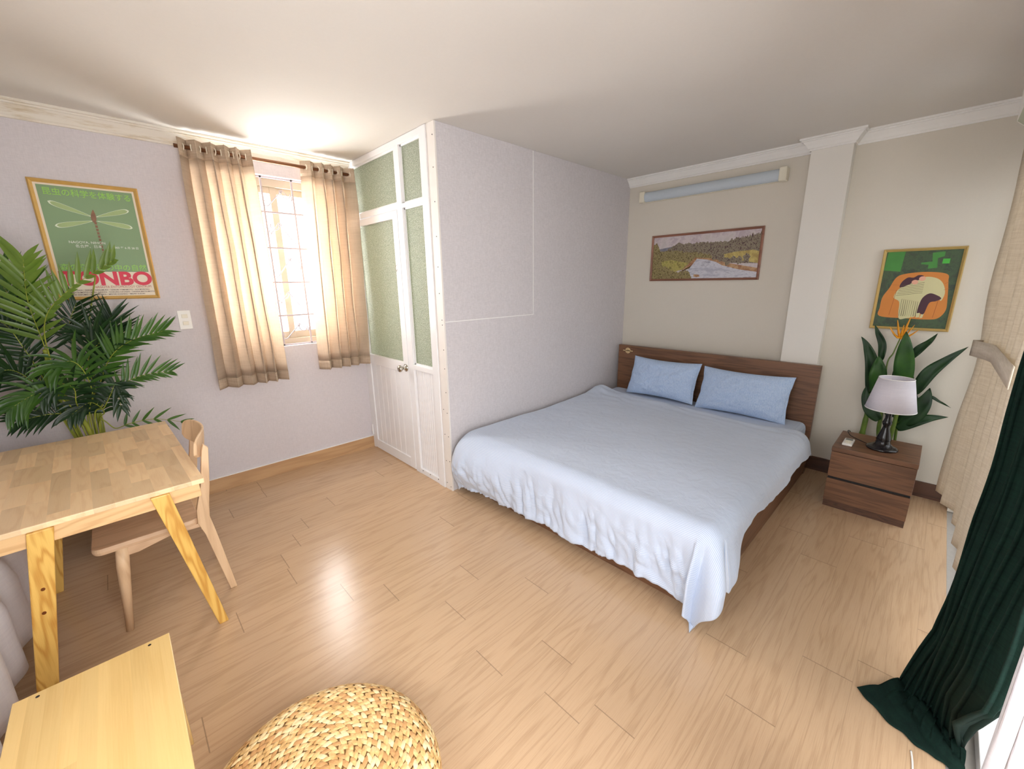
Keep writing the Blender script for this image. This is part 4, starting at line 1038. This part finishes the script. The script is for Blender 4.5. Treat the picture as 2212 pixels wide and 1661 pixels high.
for y, th in ((sy0-0.004, 0.026), (sy1-0.022, 0.026)):
    prof = [((0.128, 0.168), 0.40), ((0.215, 0.238), 0.0)]
    pts = [(0.214, 0.832), (0.203, 0.80), (0.170, 0.62), (0.135, 0.50), (0.130, 0.43), (0.150, 0.36), (0.206, 0.0), (0.236, 0.0), (0.195, 0.36), (0.182, 0.45), (0.190, 0.52), (0.208, 0.62), (0.232, 0.81)]
    part(MB().prism([(x, y, z) for x, z in pts], (0, th, 0)), 'leg', M['ash'], ch, bevel=0.003)
part(MB().box(0.14, 0.175, sy0+0.022, sy1-0.022, 0.38, 0.425), 'seat_rail', M['ash'], ch)
# bent backrest
rows_f = []
for i in range(25):
    t = i/24; y = sy0-0.012+(sy1-sy0+0.024)*t; bow = 0.055*(1-(2*t-1)**2)
    rr_ = 0.115*(1-0.28*abs(2*t-1)**5)
    x = 0.176+bow
    lean_ = lambda z: (z-0.75)*0.14
    hh = 0.060*math.sqrt(max(0.02, 1-0.75*abs(2*t-1)**8)); cz_ = 0.818
    rows_f.append([Vector((x-0.014+lean_(z)+dx, y, z)) for dx, z in ((0, cz_-hh), (0, cz_-hh*0.3), (0, cz_+hh*0.4), (0.002, cz_+hh), (0.013, cz_+hh), (0.015, cz_+hh*0.4), (0.015, cz_-hh*0.3), (0.015, cz_-hh))])
part(MB().loft(rows_f, True, True), 'backrest', M['ash'], ch, smooth=False, bevel=0.003)

# ----------------------------------------------------------------- bamboo stool in the foreground
bamboo = wood('bamboo_top', (222, 188, 124), (200, 160, 94), 'y', rings=3, stretch=9, scale=9, contrast=0.35, rough=0.32, planks=(3.0, 0.036, 'x'), fine=0.4, tone=0.08)
st = thing('bench', (-0.22, 1.32, 0), 'pale bamboo bench top in the near left corner in front of the desk', 'bench')
part(MB().box(-0.395, -0.048, 0.60, 1.645, 0.432, 0.45), 'top', bamboo, st, bevel=0.002)
for x, y in ((-0.385, 0.61), (-0.085, 0.61), (-0.385, 1.605), (-0.085, 1.605)): part(MB().box(x, x+0.028, y, y+0.028, 0, 0.432), 'leg', bamboo, st, bevel=0.002)
part(MB().box(-0.36, -0.085, 1.605, 1.62, 0.37, 0.432), 'apron', bamboo, st); part(MB().box(-0.36, -0.085, 0.62, 0.635, 0.37, 0.432), 'apron', bamboo, st)
for x, y in ((-0.345, 1.625), (-0.10, 1.625)):
    part(MB().tube([(x, y, 0.449), (x, y, 0.4506)], 0.0045, 12), 'screw_head', M['dark_metal'], st)

# ----------------------------------------------------------------- woven pouf
def straw(name):
    t = NT(name); x, y, z = t.xyz(); f = t.noise(t.comb(x, y, z), 30, 3, 0.6); g = t.noise(t.comb(x, y, z), 300, 2)
    col = t.ramp(f, [(0.3, srgb((196, 150, 92))), (0.5, srgb((222, 182, 120))), (0.7, srgb((238, 208, 154)))])
    t.bump(g, 0.3, 0.001); return t.base(col, 0.55)
def pouf(c, Rm, Hp):
    b = MB(); b2 = MB(); rr = random.Random(3)
    # outline profile from centre over the shoulder to the floor
    prof = []; r_sh = 0.085
    s = 0.0
    def pr(s):
        flat = Rm-r_sh
        if s < flat: return (s, Hp-0.012*(s/flat)**2, 0.0)
        s2 = s-flat; q = r_sh*PI/2
        if s2 < q: a = s2/r_sh; return (flat+r_sh*math.sin(a), Hp-0.012-r_sh*(1-math.cos(a)), a)
        return (Rm-0.0*(s2-q), Hp-0.012-r_sh-(s2-q), PI/2)
    total = (Rm-r_sh)+r_sh*PI/2+(Hp-0.012-r_sh)
    core = [(0.001, Hp-0.022)]
    k = 0; s = 0.0
    while s < total: 
        r_, z_, a_ = pr(s); core.append((max(0.002, r_-0.005*math.sin(a_)), z_-0.005*math.cos(a_))); s += 0.02
    core.append((Rm-0.01, 0.002)); core.append((0.001, 0.002))
    b2.lathe(core, c, 48)
    pitch = 0.0222; n = int(total/pitch)
    tmpl = [(-0.5, 0, 0), (-0.25, 0.36, 0.35), (0.1, 0.5, 0.45), (0.5, 0.0, 0.1), (0.1, -0.5, 0.45), (-0.25, -0.36, 0.35), (-0.05, 0, 0.85)]
    fs = [(0, 6, 1), (1, 6, 2), (2, 6, 3), (3, 6, 4), (4, 6, 5), (5, 6, 0)]
    for i in range(n):
        s0 = (i+0.5)*pitch; r_, z_, a_ = pr(s0)
        cnt = max(5, int(2*PI*r_/0.030)); off = rr.random()
        for j in range(cnt):
            for side in (-1, 1):
                th = 2*PI*(j+off+(0.5 if side > 0 else 0))/cnt+rr.uniform(-.01, .01)
                er = Vector((math.cos(th), math.sin(th), 0)); et = Vector((-math.sin(th), math.cos(th), 0))
                tn = er*math.cos(a_)+Vector((0, 0, -math.sin(a_))); nn = er*math.sin(a_)+Vector((0, 0, math.cos(a_)))
                p = Vector(c)+er*r_+Vector((0, 0, z_))+tn*side*pitch*0.24
                tilt = side*0.36+rr.uniform(-.12, .12)
                d1_ = et*math.cos(tilt)+tn*math.sin(tilt); d2_ = -et*math.sin(tilt)+tn*math.cos(tilt)
                L = 0.050*rr.uniform(0.9, 1.12); Wd = 0.0172*rr.uniform(0.9, 1.15)
                b.add([p+d1_*u*L+d2_*v*Wd+nn*(w_*0.011-0.003) for u, v, w_ in tmpl], fs, rr.choice((0, 0, 0, 1, 2)))
    root = thing('woven_pouf', (c[0], c[1], 0), 'round braided straw pouf on the floor in the foreground', 'pouf')
    part(b2, 'core', plain('straw_shadow', (178, 136, 86), 0.9), root)
    part(b, 'braids', [straw('water_hyacinth'), plain('pale_straw', (240, 214, 164), 0.5, var=0.1), plain('brown_straw', (200, 152, 98), 0.55, var=0.15)], root, smooth=False, sub=1)
    return root
pouf((0.195, 1.03, 0.0), 0.345, 0.20)

# ----------------------------------------------------------------- palm
pm = thing('potted_palm', (-0.20, 3.52, 0), 'tall areca palm with feathery green fronds in the corner behind the desk', 'plant')
part(MB().lathe([(0.10, 0.0), (0.15, 0.30), (0.16, 0.32), (0.145, 0.32), (0.14, 0.29)], (-0.20, 3.54, 0.001), 32), 'pot', M['terracotta'], pm)
part(MB().lathe([(0.001, 0.29), (0.14, 0.29)], (-0.20, 3.54, 0), 24, caps=False), 'soil', M['soil'], pm)
def frond(px_pts, mat, base=None, nl=17, ll=0.20, wl=0.020, start=0.35, droop=0.25, seed=0, asym=1.0, rach=0.0045):
    rr = random.Random(seed); pts = [at(a, c, 'y', y) for a, c, y in px_pts]
    if base is not None: pts = [Vector(base)]+pts
    sp = catmull(pts, 10); n = len(sp); b = MB()
    b.tube(sp, [rach*(1-0.75*i/(n-1)) for i in range(n)], 6, 1)
    for k in range(nl):
        t = start+(1-start)*(k+0.5)/nl; f = t*(n-1); i = int(f); p = sp[i].lerp(sp[min(i+1, n-1)], f-i)
        d = (sp[min(i+1, n-1)]-sp[max(i-1, 0)]).normalized()
        side = d.cross(Vector((0, -1, 0.25))).normalized()
        tt = (t-start)/(1-start); L = ll*(0.55+0.6*math.sin(PI*min(1, 0.18+tt*0.72)))
        for sg in (-1, 1):
            L2_ = L*(asym if sg > 0 else 1)*rr.uniform(0.85, 1.12)
            ang = R(58-30*tt)+rr.uniform(-.12, .12)
            dd = (d*math.cos(ang)+side*sg*math.sin(ang)+Vector((0, rr.uniform(-.28, .08), 0.10))).normalized()
            rows = []; q = p.copy(); st_ = L2_/6
            for m_ in range(7):
                u = m_/6; wdt = wl*math.sin(PI*(0.12+0.88*u)**0.8) if u < 1 else 0.0006
                s2 = dd.cross(Vector((0, -1, 0.4))).normalized()
                nn = s2.cross(dd)
                rows.append([q+s2*wdt*0.5+nn*wdt*0.18, q, q-s2*wdt*0.5+nn*wdt*0.18])
                dd = (dd+Vector((0, 0, -droop*0.22*rr.uniform(0.7, 1.3)))).normalized(); q = q+dd*st_
                if q.y > YA-0.015: q.y = YA-0.015
                if q.x < -0.575: q.x = -0.575
            b.loft(rows, False, False, 0)
    o = b.build('frond', [mat, M['cane']], pm, smooth=True); return o
B0 = (-0.20, 3.52, 0.32)
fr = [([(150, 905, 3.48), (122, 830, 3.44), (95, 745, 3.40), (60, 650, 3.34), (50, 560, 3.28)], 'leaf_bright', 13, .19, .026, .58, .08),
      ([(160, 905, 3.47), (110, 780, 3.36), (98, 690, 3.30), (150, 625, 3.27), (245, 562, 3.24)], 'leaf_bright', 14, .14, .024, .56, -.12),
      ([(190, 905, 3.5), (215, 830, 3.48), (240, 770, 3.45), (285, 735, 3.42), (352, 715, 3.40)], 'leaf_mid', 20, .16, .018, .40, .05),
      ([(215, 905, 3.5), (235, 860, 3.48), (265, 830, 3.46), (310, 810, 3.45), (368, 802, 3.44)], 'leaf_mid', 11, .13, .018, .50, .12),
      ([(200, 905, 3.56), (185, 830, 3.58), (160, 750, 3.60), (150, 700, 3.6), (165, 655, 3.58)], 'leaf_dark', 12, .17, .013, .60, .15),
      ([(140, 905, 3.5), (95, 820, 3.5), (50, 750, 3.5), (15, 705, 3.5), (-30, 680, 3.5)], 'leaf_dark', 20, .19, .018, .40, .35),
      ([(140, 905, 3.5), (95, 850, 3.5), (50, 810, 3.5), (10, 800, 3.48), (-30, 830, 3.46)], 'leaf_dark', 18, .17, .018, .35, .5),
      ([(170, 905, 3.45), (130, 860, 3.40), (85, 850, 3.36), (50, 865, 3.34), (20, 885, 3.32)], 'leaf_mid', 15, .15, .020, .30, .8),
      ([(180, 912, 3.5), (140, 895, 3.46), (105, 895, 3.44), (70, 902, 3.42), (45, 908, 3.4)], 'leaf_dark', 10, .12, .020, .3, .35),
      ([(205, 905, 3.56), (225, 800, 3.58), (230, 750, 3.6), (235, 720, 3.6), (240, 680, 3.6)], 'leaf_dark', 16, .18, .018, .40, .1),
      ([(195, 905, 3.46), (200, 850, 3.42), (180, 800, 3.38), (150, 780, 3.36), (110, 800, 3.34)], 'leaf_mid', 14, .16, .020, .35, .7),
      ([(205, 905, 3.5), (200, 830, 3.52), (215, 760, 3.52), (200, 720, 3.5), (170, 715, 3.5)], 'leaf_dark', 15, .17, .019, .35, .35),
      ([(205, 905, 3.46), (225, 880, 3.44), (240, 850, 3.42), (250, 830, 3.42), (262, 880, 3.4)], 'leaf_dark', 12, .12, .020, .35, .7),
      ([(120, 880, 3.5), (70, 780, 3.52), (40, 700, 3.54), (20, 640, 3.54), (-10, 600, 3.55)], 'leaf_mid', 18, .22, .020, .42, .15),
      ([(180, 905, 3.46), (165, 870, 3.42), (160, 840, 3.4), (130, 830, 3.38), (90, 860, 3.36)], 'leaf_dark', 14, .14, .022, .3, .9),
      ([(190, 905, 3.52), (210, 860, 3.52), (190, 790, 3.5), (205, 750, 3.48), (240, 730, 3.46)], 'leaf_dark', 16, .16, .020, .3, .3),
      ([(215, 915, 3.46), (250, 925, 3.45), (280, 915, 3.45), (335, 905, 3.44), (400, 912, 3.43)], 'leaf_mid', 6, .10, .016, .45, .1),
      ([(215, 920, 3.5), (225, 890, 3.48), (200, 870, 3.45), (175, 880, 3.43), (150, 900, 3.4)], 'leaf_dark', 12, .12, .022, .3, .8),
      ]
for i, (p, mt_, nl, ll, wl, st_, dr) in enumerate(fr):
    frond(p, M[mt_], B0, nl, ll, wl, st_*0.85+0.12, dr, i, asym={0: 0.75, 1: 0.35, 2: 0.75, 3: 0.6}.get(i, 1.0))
for (a, r_) in (([(-0.22, 3.50, 0.28), at(195, 935, 'y', 3.47), at(125, 835, 'y', 3.44), at(98, 755, 'y', 3.40)], .012),
                ([(-0.18, 3.54, 0.28), at(220, 935, 'y', 3.52), at(205, 860, 'y', 3.53), at(200, 800, 'y', 3.54)], .010),
                ([(-0.24, 3.54, 0.28), at(170, 940, 'y', 3.52), at(120, 850, 'y', 3.5), at(100, 800, 'y', 3.5)], .010),
                ([(-0.20, 3.57, 0.28), at(225, 925, 'y', 3.58), at(190, 760, 'y', 3.6), at(206, 598, 'y', 3.6)], .004)):
    sp = catmull(a, 8); part(MB().tube(sp, [r_]*len(sp), 8), 'cane', M['cane'], pm, smooth=True)

# white cord by the green curtain
wc = MB().tube(catmull([at(1968, 1622, 'z', 0.003), at(1971, 1650, 'z', 0.003), at(1970, 1700, 'z', 0.003), at(1960, 1800, 'z', 0.003)], 6), 0.0028, 8).build('white_cord', M['plastic_white'], smooth=True)
tag(wc, 'thin white cord lying on the floor before the green curtain hem', 'cord')
